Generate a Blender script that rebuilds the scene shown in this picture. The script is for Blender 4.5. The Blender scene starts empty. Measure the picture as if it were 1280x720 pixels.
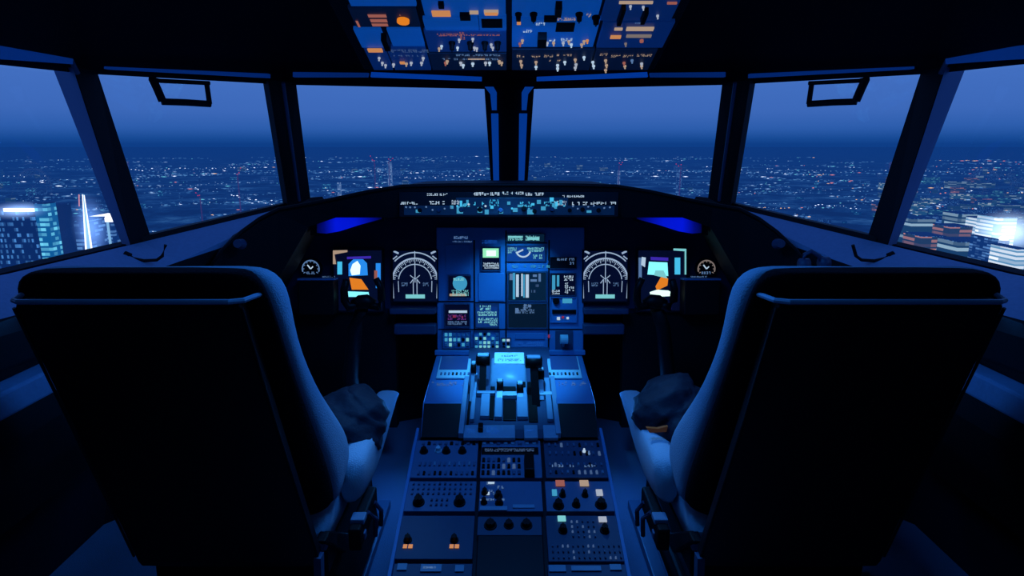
import bpy, math, random
from mathutils import Vector as V, Matrix
random.seed(7)
sc = bpy.context.scene
COL = sc.collection
# ------------------------------------------------------------------ camera
F = 800.0; CX = 636.5; ZC = 1.2
TH = math.atan(180/800.0); CT, ST = math.cos(TH), math.sin(TH)
cam = bpy.data.cameras.new('camera'); co = bpy.data.objects.new('camera', cam); COL.objects.link(co)
co.location = (0, 0, ZC); co.rotation_euler = (math.pi/2-TH, 0, 0)
cam.sensor_width = 36; cam.lens = F/1280*36; cam.shift_x = (640-CX)/1280
cam.clip_start = 0.02; cam.clip_end = 200000
sc.camera = co
try:
    sc.view_settings.view_transform = 'Standard'
    sc.view_settings.look = 'None'
except Exception: pass

def ray(px, py):
    b = (360-py)/F
    return V(((px-CX)/F, CT+b*ST, -ST+b*CT))
O = V((0, 0, ZC))
def P(px, py, Y):                      # surveyed point: the sight line at distance Y ahead
    r = ray(px, py); return O + r*(Y/r.y)

# ------------------------------------------------------------------ materials
def lin(c):
    out = []
    for x in c[:3]:
        x /= 255.0
        out.append(x/12.92 if x <= .04045 else ((x+.055)/1.055)**2.4)
    return (*out, 1)
def mat(name, rgb, rough=.6, metal=0., em=None, es=1., bump=0., bscale=80., var=0., spec=.4):
    m = bpy.data.materials.new(name); m.use_nodes = True
    nt = m.node_tree; b = nt.nodes['Principled BSDF']
    b.inputs['Base Color'].default_value = lin(rgb)
    b.inputs['Roughness'].default_value = rough; b.inputs['Metallic'].default_value = metal
    b.inputs['Specular IOR Level'].default_value = spec
    if em:
        b.inputs['Emission Color'].default_value = lin(em); b.inputs['Emission Strength'].default_value = es
        try: m.cycles.emission_sampling = 'NONE'
        except Exception: pass
    if bump or var:
        tc = nt.nodes.new('ShaderNodeTexCoord'); nz = nt.nodes.new('ShaderNodeTexNoise')
        nz.inputs['Scale'].default_value = bscale; nz.inputs['Detail'].default_value = 4
        nt.links.new(tc.outputs['Object'], nz.inputs['Vector'])
        if bump:
            bp = nt.nodes.new('ShaderNodeBump'); bp.inputs['Strength'].default_value = bump; bp.inputs['Distance'].default_value = .01
            nt.links.new(nz.outputs['Fac'], bp.inputs['Height']); nt.links.new(bp.outputs['Normal'], b.inputs['Normal'])
        if var:
            mx = nt.nodes.new('ShaderNodeMix'); mx.data_type = 'RGBA'
            c = lin(rgb)
            mx.inputs[6].default_value = (c[0]*(1-var), c[1]*(1-var), c[2]*(1-var), 1)
            mx.inputs[7].default_value = (min(1, c[0]*(1+var)), min(1, c[1]*(1+var)), min(1, c[2]*(1+var)), 1)
            nt.links.new(nz.outputs['Fac'], mx.inputs[0]); nt.links.new(mx.outputs[2], b.inputs['Base Color'])
    return m
M = {}
M['black'] = mat('black_plastic', (9, 10, 15), .6, bump=.1, bscale=300, spec=.2)
M['shell'] = mat('seat_shell', (9, 10, 15), .5, bump=.05, bscale=200)
M['lip'] = mat('pale_lip', (170, 190, 215), .5)  # pale tone painted to read as light on the shell's top edge
M['edge'] = mat('edge_trim', (70, 90, 120), .4)
M['ceil'] = mat('ceiling_lining', (20, 22, 34), .85, bump=.15, bscale=60, spec=.15)
M['lining'] = mat('side_lining', (124, 146, 182), .7, bump=.1, bscale=90, var=.12)
M['frame'] = mat('window_frame', (12, 14, 22), .65, bump=.05, spec=.2)
M['reveal'] = mat('pillar_reveal', (120, 138, 175), .7)
M['carpet'] = mat('floor_carpet', (110, 122, 150), .95, bump=.5, bscale=400, var=.3)
M['wool'] = mat('sheepskin', (158, 176, 196), .95, bump=.35, bscale=320, var=.2, spec=.1)
M['wool2'] = mat('pale_sheepskin', (190, 205, 220), .95, bump=.3, bscale=320, var=.12, spec=.1)
M['cushback'] = mat('dark_fabric', (14, 16, 24), .9, bump=.4, bscale=200, spec=.1)
M['cloth'] = mat('dark_cloth', (32, 38, 54), .75, bump=.4, bscale=40, var=.3)
M['orange'] = mat('orange_tab', (190, 90, 30), .6, em=(150, 80, 30), es=.06)
M['panel'] = mat('blue_grey_panel', (76, 126, 180), .5, bump=.04, bscale=200, var=.06)
M['panel2'] = mat('mid_panel', (52, 68, 98), .5, var=.08, bscale=30)
M['panel_dark'] = mat('dark_panel', (15, 18, 28), .5, spec=.2)
M['board'] = mat('panel_board', (26, 38, 66), .6, spec=.2)
M['ped'] = mat('pedestal_plate', (84, 104, 140), .5, var=.08, bscale=40)
M['pale'] = mat('pale_plate', (185, 205, 215), .4)
M['quad'] = mat('quadrant_plate', (130, 155, 180), .35, var=.1, bscale=50)
M['knob'] = mat('black_knob', (6, 6, 9), .5, spec=.15)
M['button'] = mat('grey_button', (120, 140, 165), .5)
M['dimbutton'] = mat('dim_button', (80, 98, 130), .5)
M['screen'] = mat('screen_glass', (3, 5, 14), .15, em=(3, 8, 34), es=1)
M['screen_teal'] = mat('teal_screen', (6, 18, 28), .2, em=(6, 30, 52), es=1)
M['slate'] = mat('slate_screen', (30, 60, 100), .3, em=(14, 50, 112), es=.6)
def em(name, c, s=1.): 
    M[name] = mat(name, (8, 8, 10), .6, em=c, es=s); return M[name]
em('w', (176, 200, 222)); em('rose', (150, 172, 200)); em('w_dim', (84, 116, 160)); em('w_hot', (216, 250, 236), 1.3); em('cyan', (70, 190, 235)); em('cyan_hi', (130, 235, 250), 1.2)
em('teal', (60, 150, 190)); em('blue_dim', (20, 80, 170)); em('amber', (196, 130, 80)); em('salmon', (150, 88, 78)); em('orange_px', (226, 126, 30)); em('cream', (170, 146, 126))
em('red_px', (130, 34, 60)); em('magenta_px', (96, 44, 120)); em('sky_px', (40, 140, 240)); em('tan_dim', (120, 108, 104)); em('wh_dim', (62, 86, 126)); em('purple', (60, 40, 170))
em('green_px', (150, 240, 190)); em('lamp_w', (162, 170, 186)); em('mint', (120, 200, 205))

def haze_nodes(nt, shader, k=6500., fcol=(14, 58, 128)):  # distance haze mixed into the surface shader as emission
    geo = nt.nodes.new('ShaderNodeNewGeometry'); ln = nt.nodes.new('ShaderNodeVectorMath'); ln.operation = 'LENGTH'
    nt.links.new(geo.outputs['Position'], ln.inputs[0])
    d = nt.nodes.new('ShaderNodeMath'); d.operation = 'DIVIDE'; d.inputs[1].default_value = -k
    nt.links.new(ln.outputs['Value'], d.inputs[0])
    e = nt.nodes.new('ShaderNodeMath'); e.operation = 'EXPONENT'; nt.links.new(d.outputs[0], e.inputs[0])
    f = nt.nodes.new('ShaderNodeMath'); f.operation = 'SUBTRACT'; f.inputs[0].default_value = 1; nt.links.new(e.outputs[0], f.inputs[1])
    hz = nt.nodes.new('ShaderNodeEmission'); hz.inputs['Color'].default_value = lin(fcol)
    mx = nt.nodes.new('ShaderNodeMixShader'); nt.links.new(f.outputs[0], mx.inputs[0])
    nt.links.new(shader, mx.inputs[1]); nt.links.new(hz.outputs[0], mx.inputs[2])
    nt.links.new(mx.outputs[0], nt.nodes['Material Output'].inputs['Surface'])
def city_mat(name, rgb, em_rgb=None, es=1., k=6500., glow=(6, 26, 70), windows=None):
    m = bpy.data.materials.new(name); m.use_nodes = True; nt = m.node_tree
    b = nt.nodes['Principled BSDF']; b.inputs['Base Color'].default_value = lin(rgb); b.inputs['Roughness'].default_value = .8
    b.inputs['Specular IOR Level'].default_value = .1
    b.inputs['Emission Color'].default_value = lin(em_rgb or glow); b.inputs['Emission Strength'].default_value = es
    if windows:                                   # lit storeys: procedural bricks of window lights
        tc = nt.nodes.new('ShaderNodeTexCoord'); sp = nt.nodes.new('ShaderNodeSeparateXYZ'); cb = nt.nodes.new('ShaderNodeCombineXYZ')
        ad = nt.nodes.new('ShaderNodeMath'); ad.operation = 'ADD'
        nt.links.new(tc.outputs['Object'], sp.inputs[0]); nt.links.new(sp.outputs['X'], ad.inputs[0]); nt.links.new(sp.outputs['Y'], ad.inputs[1])
        nt.links.new(ad.outputs[0], cb.inputs['X']); nt.links.new(sp.outputs['Z'], cb.inputs['Y'])
        sx, sz, thr, wc, wes = windows
        mp = nt.nodes.new('ShaderNodeMapping'); mp.inputs['Scale'].default_value = (1/sx, 1/sz, 1); nt.links.new(cb.outputs[0], mp.inputs[0])
        fl = nt.nodes.new('ShaderNodeVectorMath'); fl.operation = 'FLOOR'; nt.links.new(mp.outputs[0], fl.inputs[0])
        wn = nt.nodes.new('ShaderNodeTexWhiteNoise'); wn.noise_dimensions = '3D'; nt.links.new(fl.outputs[0], wn.inputs['Vector'])
        cr = nt.nodes.new('ShaderNodeValToRGB')
        cr.color_ramp.elements[0].position = thr; cr.color_ramp.elements[0].color = lin(glow)
        c = lin(wc); cr.color_ramp.elements[1].position = 1; cr.color_ramp.elements[1].color = (c[0]*wes, c[1]*wes, c[2]*wes, 1)
        nt.links.new(wn.outputs['Value'], cr.inputs[0])
        fr = nt.nodes.new('ShaderNodeVectorMath'); fr.operation = 'FRACTION'; nt.links.new(mp.outputs[0], fr.inputs[0])
        s2 = nt.nodes.new('ShaderNodeSeparateXYZ'); nt.links.new(fr.outputs[0], s2.inputs[0])
        gt = nt.nodes.new('ShaderNodeMath'); gt.operation = 'GREATER_THAN'; gt.inputs[1].default_value = .38; nt.links.new(s2.outputs['Y'], gt.inputs[0])
        mm = nt.nodes.new('ShaderNodeMix'); mm.data_type = 'RGBA'; mm.inputs[6].default_value = lin(glow)
        nt.links.new(gt.outputs[0], mm.inputs[0]); nt.links.new(cr.outputs[0], mm.inputs[7]); nt.links.new(mm.outputs[2], b.inputs['Emission Color'])
        b.inputs['Emission Strength'].default_value = 1
    try: m.cycles.emission_sampling = 'NONE'
    except Exception: pass
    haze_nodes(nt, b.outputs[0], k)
    return m

# ------------------------------------------------------------------ mesh building
class Fr:                               # a plane frame: origin, u right, v along the surface, n out of it
    def __init__(s, o, v):
        s.o = o; s.u = V((1, 0, 0)); s.v = v.normalized(); s.n = s.u.cross(s.v).normalized()
    def pt(s, a, b, c=0): return s.o + s.u*a + s.v*b + s.n*c
    def hit(s, px, py):
        r = ray(px, py); t = (s.o-O).dot(s.n)/r.dot(s.n); q = O+r*t-s.o
        return q.dot(s.u), q.dot(s.v)
    def rect(s, x0, y0, x1, y1):        # u0,u1,v0,v1
        xm, ym = (x0+x1)/2, (y0+y1)/2
        return s.hit(x0, ym)[0], s.hit(x1, ym)[0], s.hit(xm, y1)[1], s.hit(xm, y0)[1]
class MB:
    def __init__(s): s.v = []; s.f = []
    def hexa(s, a):                     # 8 points: bottom 4 ccw, top 4 ccw
        i = len(s.v); s.v += [V(p) for p in a]
        s.f += [(i+3, i+2, i+1, i), (i+4, i+5, i+6, i+7)] + [(i+k, i+(k+1) % 4, i+4+(k+1) % 4, i+4+k) for k in range(4)]
        return s
    def box(s, x0, x1, y0, y1, z0, z1):
        return s.hexa([(x0, y0, z0), (x1, y0, z0), (x1, y1, z0), (x0, y1, z0), (x0, y0, z1), (x1, y0, z1), (x1, y1, z1), (x0, y1, z1)])
    def slab(s, fr, u0, u1, v0, v1, h0, h1, inset=0):
        b = [fr.pt(u0, v0, h0), fr.pt(u1, v0, h0), fr.pt(u1, v1, h0), fr.pt(u0, v1, h0)]
        i = inset
        t = [fr.pt(u0+i, v0+i, h1), fr.pt(u1-i, v0+i, h1), fr.pt(u1-i, v1-i, h1), fr.pt(u0+i, v1-i, h1)]
        return s.hexa(b+t)
    def poly(s, pts):
        i = len(s.v); s.v += [V(p) for p in pts]; s.f.append(tuple(range(i, i+len(pts)))); return s
    def prism(s, pts, d):               # polygon extruded by vector d
        i = len(s.v); n = len(pts); d = V(d)
        s.v += [V(p) for p in pts]+[V(p)+d for p in pts]
        s.f += [tuple(range(i+n-1, i-1, -1)), tuple(range(i+n, i+2*n))]
        s.f += [(i+k, i+(k+1) % n, i+n+(k+1) % n, i+n+k) for k in range(n)]
        return s
    def frame_prism(s, fr, uv, h0, h1): return s.prism([fr.pt(a, b, h0) for a, b in uv], fr.n*(h1-h0))
    def ring(s, fr, uc, vc, r0, r1, a0, a1, h, seg=24):
        i = len(s.v)
        for k in range(seg+1):
            a = a0+(a1-a0)*k/seg
            for r in (r0, r1): s.v.append(fr.pt(uc+r*math.cos(a), vc+r*math.sin(a), h))
        for k in range(seg): s.f.append((i+2*k, i+2*k+1, i+2*k+3, i+2*k+2))
        return s
    def cyl(s, fr, uc, vc, r0, r1, h0, h1, seg=16):
        i = len(s.v)
        for r, h in ((r0, h0), (r1, h1)):
            for k in range(seg):
                a = 2*math.pi*k/seg; s.v.append(fr.pt(uc+r*math.cos(a), vc+r*math.sin(a), h))
        s.f += [tuple(range(i+seg-1, i-1, -1)), tuple(range(i+seg, i+2*seg))]
        s.f += [(i+k, i+(k+1) % seg, i+seg+(k+1) % seg, i+seg+k) for k in range(seg)]
        return s
    def line(s, fr, a, b, w, h):        # flat stroke on the frame
        (u0, v0), (u1, v1) = a, b; dx, dy = u1-u0, v1-v0; L = math.hypot(dx, dy) or 1e-9
        nx, ny = -dy/L*w/2, dx/L*w/2
        return s.poly([fr.pt(u0-nx, v0-ny, h), fr.pt(u1-nx, v1-ny, h), fr.pt(u1+nx, v1+ny, h), fr.pt(u0+nx, v0+ny, h)])
    def tube(s, pts, r, seg=10):
        pts = [V(p) for p in pts]; i = len(s.v); n = len(pts)
        rr = r if isinstance(r, (list, tuple)) else [r]*n
        for k, p in enumerate(pts):
            t = (pts[min(k+1, n-1)]-pts[max(k-1, 0)]).normalized()
            a = t.cross(V((0.13, .2, 1)) if abs(t.z) < .9 else V((1, .1, 0))).normalized(); b = t.cross(a)
            for j in range(seg):
                an = 2*math.pi*j/seg; s.v.append(p+(a*math.cos(an)+b*math.sin(an))*rr[k])
        for k in range(n-1):
            for j in range(seg): s.f.append((i+k*seg+j, i+k*seg+(j+1) % seg, i+(k+1)*seg+(j+1) % seg, i+(k+1)*seg+j))
        s.f += [tuple(i+j for j in reversed(range(seg))), tuple(i+(n-1)*seg+j for j in range(seg))]
        return s
    def grid(s, rows, closed=False, caps=False):
        i = len(s.v); n = len(rows[0]); m = len(rows)
        for r in rows: s.v += [V(p) for p in r]
        for a in range(m-1):
            for b in range(n if closed else n-1):
                s.f.append((i+a*n+b, i+a*n+(b+1) % n, i+(a+1)*n+(b+1) % n, i+(a+1)*n+b))
        if caps: s.f += [tuple(i+j for j in reversed(range(n))), tuple(i+(m-1)*n+j for j in range(n))]
        return s
    def build(s, name, m, parent=None, bevel=0, smooth=False, sub=0, origin=None):
        lo = V((min(p.x for p in s.v), min(p.y for p in s.v), min(p.z for p in s.v)))
        hi = V((max(p.x for p in s.v), max(p.y for p in s.v), max(p.z for p in s.v)))
        c = V(origin) if origin else (lo+hi)/2
        me = bpy.data.meshes.new(name); me.from_pydata([p-c for p in s.v], [], s.f); me.update()
        me.materials.append(M[m] if isinstance(m, str) else m)
        if smooth or sub:
            for p in me.polygons: p.use_smooth = True
        o = bpy.data.objects.new(name, me); COL.objects.link(o)
        W[o.name] = c
        if parent: o.parent = parent; o.location = c-W[parent.name]
        else: o.location = c
        if bevel:
            b = o.modifiers.new('bevel', 'BEVEL'); b.width = bevel; b.segments = 2; b.limit_method = 'ANGLE'
        if sub:
            q = o.modifiers.new('sub', 'SUBSURF'); q.levels = sub; q.render_levels = sub
        return o
W = {}
def tag(o, label, cat, group=None, kind=None):
    if label: o['label'] = label
    if cat: o['category'] = cat
    if group: o['group'] = group
    if kind: o['kind'] = kind
    return o
def thing(name, loc, label, cat, group=None):
    o = bpy.data.objects.new(name, None); COL.objects.link(o); o.location = loc; o.empty_display_size = .05
    W[o.name] = V(loc); return tag(o, label, cat, group)
def struct(name, mb, m, label=None, cat=None, **k):
    o = mb.build(name, m, **k); o['kind'] = 'structure'
    return tag(o, label, cat)
def lettering(fr, rects, m, parent, h=.004, name='lettering', dens=1.):
    """rows of tiny illegible printed strokes; rects in u0,u1,v0,v1"""
    mb = MB(); rr = []
    for (u0, u1, v0, v1) in rects:
        nr = max(1, round((v1-v0)/.0085))
        for j in range(nr): rr.append((u0, u1, v0+(v1-v0)*(j+.1)/nr, v0+(v1-v0)*(j+.9)/nr))
    for (u0, u1, v0, v1) in rr:
        ch = v1-v0; cw = ch*.62; n = max(1, int((u1-u0)/(cw*1.25)))
        for k in range(n):
            if random.random() > .9*dens: continue
            a = u0+(u1-u0)*k/n
            for q in range(random.choice((2, 2, 3))):
                t = ch*.26
                if random.random() < .5:
                    y = v0+random.choice((0, .4, .8))*ch*.95; mb.poly([fr.pt(a, y, h), fr.pt(a+cw, y, h), fr.pt(a+cw, y+t, h), fr.pt(a, y+t, h)])
                else:
                    x = a+random.choice((0, .6))*cw; mb.poly([fr.pt(x, v0, h), fr.pt(x+t, v0, h), fr.pt(x+t, v1, h), fr.pt(x, v1, h)])
    if not mb.v: return None
    return mb.build(name, m, parent)
def L4(fr, *px): return [fr.rect(*p) for p in px]
def patch(fr, rects_px, m, parent, name, h=.004, hh=0):
    o = None
    for r in rects_px:
        mb = MB(); u0, u1, v0, v1 = fr.rect(*r)
        if hh: mb.slab(fr, u0, u1, v0, v1, h, h+hh)
        else: mb.poly([fr.pt(u0, v0, h), fr.pt(u1, v0, h), fr.pt(u1, v1, h), fr.pt(u0, v1, h)])
        o = mb.build(name, m, parent)
    return o
def plate(fr, r, m, parent, name, h0=0, h1=.004, bevel=.0015):
    u0, u1, v0, v1 = fr.rect(*r)
    return MB().slab(fr, u0, u1, v0, v1, h0, h1).build(name, m, parent, bevel=bevel)
def knob(fr, px, py, rpx, parent, m='knob', hgt=.018, name='knob', base=.004):
    u, v = fr.hit(px, py); r = abs(fr.hit(px+rpx, py)[0]-u)
    return MB().cyl(fr, u, v, r*1.1, r*1.05, base, base+hgt*.25).cyl(fr, u, v, r*.85, r*.7, base+hgt*.25, base+hgt).slab(fr, u-r*.14, u+r*.14, v-r*.7, v+r*.7, base+hgt*.9, base+hgt*1.2).build(name, m, parent)
def toggle(fr, px, py, wpx, parent, m='lamp_w', hgt=.010, name='toggle_switch', base=.004):
    u, v = fr.hit(px, py); r = abs(fr.hit(px+wpx*.85, py)[0]-u)
    return MB().cyl(fr, u, v, r, r, base, base+.004, 10).tube([fr.pt(u, v, base+.003), fr.pt(u, v+r*.4, base+hgt)], [r*.4, r*.6], 8).build(name, m, parent)
def buttons(fr, r, nx, ny, m, parent, name='button', fill=.62, h0=.004, h1=.009, keep=1.):
    u0, u1, v0, v1 = fr.rect(*r); du, dv = (u1-u0)/nx, (v1-v0)/ny
    for i in range(nx):
        for j in range(ny):
            if random.random() > keep: continue
            a, b = u0+du*(i+.5), v0+dv*(j+.5)
            MB().slab(fr, a-du*fill/2, a+du*fill/2, b-dv*fill/2, b+dv*fill/2, h0, h1, min(du, dv)*.08).build(name, random.choice(m) if isinstance(m, list) else m, parent)

# ================================================================== THE SETTING
def mir(p): return V((-p[0], p[1], p[2]))
H = [P(636.5, 112, 2.45), P(357, 106, 2.2), P(104, 92, 1.7), P(0, 81, 1.38), P(-170, 66, 1.05)]     # underside of the window header, left half
H[0].x = 0
H.append(V((-1.2, .2, H[-1].z))); H.append(V((-1.2, -1.3, H[-1].z)))
B = [P(636.5, 229, 2.85), P(381, 252, 2.5), P(172, 302, 1.85), P(0, 342, 1.4), P(-170, 372, 1.1)]
B[0].x = 0
B.append(V((-1.31, .2, B[-1].z))); B.append(V((-1.31, -1.3, B[-1].z)))
def both(left): return list(reversed(left))+[mir(p) for p in left[1:]]
Hf, Bf = both(H), both(B)
# floor / ceiling / walls
struct('floor', MB().box(-1.36, 1.36, -1.35, 2.95, -.06, 0), 'carpet')
def inn(p, k, dy, dz): return V((p.x*k, max(p.y+dy, -1.3), p.z+dz))
gas = .036
rows = [Hf, [inn(p, 1, 0, gas) for p in Hf], [inn(p, .97, -.05, gas+.03) for p in Hf], [inn(p, .85, -.3, .17) for p in Hf],
        [inn(p, .55, -.75, .36) for p in Hf], [inn(p, .25, -1.2, .5) for p in Hf], [inn(p, .0, -1.5, .52) for p in Hf]]
rows = [[q+V((0, 0, 0)) for q in r] for r in rows]
outer = [[q+V((0, 0, .05)) for q in r] for r in rows]
struct('ceiling', MB().grid(rows).grid(outer), 'ceil', smooth=False)
def wall(name, idx, thick):
    mb = MB()
    for a, b in zip(idx, idx[1:]):
        p, q = Bf[a], Bf[b]
        sx = lambda v: (1.31*(1 if v.x > 0 else -1) if abs(v.x) > 1 else v.x)
        mb.hexa([V((sx(p), p.y, 0)), V((sx(q), q.y, 0)), V((sx(q), q.y, 0))+thick, V((sx(p), p.y, 0))+thick, p, q, q+thick, p+thick])
    struct(name, mb, 'ceil')
wall('wall_left', [0, 1, 2, 3, 4, 5], V((-.05, 0, 0)))
wall('wall_front', [5, 6, 7], V((0, .05, 0)))
wall('wall_right', [7, 8, 9, 10, 11, 12], V((.05, 0, 0)))
struct('wall_back', MB().box(-1.36, 1.36, -1.36, -1.31, 0, 1.95), 'ceil')
# upper side walls aft of the windows
struct('trim_1', MB().hexa([B[4], B[6], B[6]+V((-.04, 0, 0)), B[4]+V((-.04, 0, 0)), H[4], H[6], H[6]+V((-.04, 0, 0)), H[4]+V((-.04, 0, 0))]), 'ceil')
struct('trim_2', MB().hexa([mir(B[4]), mir(B[6]), mir(B[6])+V((.04, 0, 0)), mir(B[4])+V((.04, 0, 0)), mir(H[4]), mir(H[6]), mir(H[6])+V((.04, 0, 0)), mir(H[4])+V((.04, 0, 0))]), 'ceil')
# glass panes, set at the outer edge of the frames
glass = bpy.data.materials.new('window_glass'); glass.use_nodes = True
nt = glass.node_tree; nt.nodes.remove(nt.nodes['Principled BSDF'])
tr = nt.nodes.new('ShaderNodeBsdfTransparent'); tr.inputs[0].default_value = (.97, .98, 1, 1); gl = nt.nodes.new('ShaderNodeBsdfGlossy'); gl.inputs['Roughness'].default_value = .02
mx = nt.nodes.new('ShaderNodeMixShader'); mx.inputs[0].default_value = .03
nt.links.new(tr.outputs[0], mx.inputs[1]); nt.links.new(gl.outputs[0], mx.inputs[2]); nt.links.new(mx.outputs[0], nt.nodes['Material Output'].inputs[0])
M['glass'] = glass
def outw(p, k=.05):
    d = V((p.x*.9, .55 if abs(p.x) < 1.0 else .05, 0)).normalized(); return p+d*k
n = 1
for s in (1, -1):
    for a in range(4):
        pts = [B[a], B[a+1], H[a+1], H[a]]
        pts = [outw(p) for p in pts]
        if s < 0: pts = [mir(p) for p in pts]
        if a == 3: pass
        o = struct('window_%d' % n, MB().poly(pts), 'glass'); n += 1
# pillars: inner face + depth outward
def pillar(name, t0, t1, b0, b1, dt, db, m, m2=None):
    mb = MB(); mb.hexa([b0, b1, b1+db, b0+db, t0, t1, t1+dt, t0+dt])
    return struct(name, mb, m)
up = V((0, 0, .02))
# centre post
o = pillar('trim_3', P(605, 104, 2.44), P(668, 104, 2.44), P(614, 236, 2.8), P(659, 236, 2.8), V((0, .07, 0)), V((0, .07, 0)), 'frame')
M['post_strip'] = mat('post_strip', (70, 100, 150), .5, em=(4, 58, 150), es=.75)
for x0, x1, q0, q1 in ((614, 623, 617, 624), (649, 659, 648, 655)):
    f = MB(); d = V((0, -.008, 0))
    f.prism([P(x0, 142, 2.52)+d, P(x1, 142, 2.52)+d, P(q1, 232, 2.78)+d, P(q0, 232, 2.78)+d], (0, -.004, 0)).build('post_strip', 'post_strip', o)
for pts in ([(606, 109), (617, 109), (621, 116), (621, 138), (615, 138), (613, 118)], [(667, 109), (656, 109), (652, 116), (652, 138), (658, 138), (660, 118)]):
    MB().prism([P(x, y, 2.43+.09*(y-109)/33)+V((0, -.012, 0)) for x, y in pts], (0, -.006, 0)).build('post_bracket', 'post_strip', o)
# posts between front and side windows, and the wide aft posts
for s, nm in ((1, 'trim_4'), (-1, 'trim_5')):
    T0, T1, B0, B1 = P(335, 100, 2.1), P(370, 103, 2.22), P(360, 258, 2.38), P(389, 256, 2.53)
    a = [T0, T1, B0, B1]; d = V((-.035, .05, 0))
    if s < 0: a = [mir(p) for p in a]; d = mir(d)
    o = pillar(nm, *a, d, d, 'frame')
    g = MB(); p0, p1 = P(354, 104, 2.14)+V((.004, -.012, 0)), P(374, 250, 2.43)+V((.004, -.012, 0))
    if s < 0: p0, p1 = mir(p0), mir(p1)
    g.tube([p0, p1], .006, 8).build('post_seam', 'edge', o)
for s, nm in ((1, 'trim_6'), (-1, 'trim_7')):
    T0, T1, B0, B1 = P(92, 84, 1.63), P(121, 88, 1.73), P(166, 312, 1.8), P(191, 304, 1.9)
    dt, db = V((-.068, .03, 0)), V((-.035, .02, 0))
    f = lambda p: p if s > 0 else mir(p)
    o = struct(nm, MB().hexa([f(p) for p in (B0, B1, B1+db, B0+db, T0, T1, T1+dt, T0+dt)]), 'frame')
    e = V((0, -.004, 0))
    MB().poly([f(p) for p in (B0+e, B0+db+e, T0+dt+e, T0+e)]).build('post_reveal', 'reveal', o)
    MB().tube([f(P(88, 74, 1.6)), f(P(97, 92, 1.62))], .006, 8).build('post_cap', 'edge', o)
# header rails, their lit blue look put in as emission
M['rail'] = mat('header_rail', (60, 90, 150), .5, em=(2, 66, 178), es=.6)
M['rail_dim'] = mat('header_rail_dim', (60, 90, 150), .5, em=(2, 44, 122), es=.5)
def railpts(pxs, mirror):
    out = []
    for x, y, Y in pxs:
        p = P(x, y, Y); out.append(mir(p) if mirror else p)
    return out
k = 8
for s in (0, 1):
    for top, bot, m in (([(464, 90, 2.22), (602, 96, 2.36)], [(463, 96, 2.23), (602, 101, 2.37)], 'rail'),
                        ([(366, 90, 2.1), (460, 91, 2.2)], [(366, 96, 2.12), (459, 96, 2.21)], 'rail_dim'),
                        ([(130, 83, 1.72), (335, 92, 2.06)], [(130, 86, 1.72), (335, 97, 2.06)], 'rail_dim'),
                        ([(-60, 50, 1.15), (0, 57, 1.3), (84, 72, 1.56)], [(-60, 70, 1.16), (0, 73, 1.31), (84, 79, 1.56)], 'rail_dim')):
        a, b = railpts(top, s), railpts(bot, s); nn = len(a)
        d = V((0, .02, 0))
        mb = MB()
        for i in range(nn-1): mb.hexa([b[i], b[i+1], b[i+1]+d, b[i]+d, a[i], a[i+1], a[i+1]+d, a[i]+d])
        struct('trim_%d' % k, mb, m); k += 1
# window sills: lit lining under the side windows, with a dark gasket along the glass
def silln(p): return V((1 if p.x < 0 else -1, -.25, 0)).normalized()
for s in (1, -1):
    pts = [P(400, 250, 2.56)]+B[1:6]
    widths = [.01, .05, .13, .17, .17, .2]
    r0, r1, r2, r3, r4, rs = [], [], [], [], [], []
    for p, w in zip(pts, widths):
        i = silln(p)
        r0.append(p+V((0, 0, -.002))); r1.append(p+i*.02+V((0, 0, .0))); r2.append(p+i*w+V((0, 0, -.055))); r3.append(p+i*(w+.01)+V((0, 0, -.085))); r4.append(p+i*(w-.08)+V((0, 0, -.28)))
    f = (lambda p: p) if s > 0 else mir
    struct('trim_%d' % k, MB().grid([[f(p) for p in r] for r in (r1, r2)]), 'lining'); k += 1
    struct('trim_%d' % k, MB().grid([[f(p) for p in r] for r in (r2, r3, r4)]), 'black'); k += 1
    struct('trim_%d' % k, MB().grid([[f(p+V((0, 0, h))+silln(p)*w) for p in pts[:3]] for h, w in ((.012, -.02), (.014, .012), (-.004, .022), (-.02, .018))]), 'black'); k += 1

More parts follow.
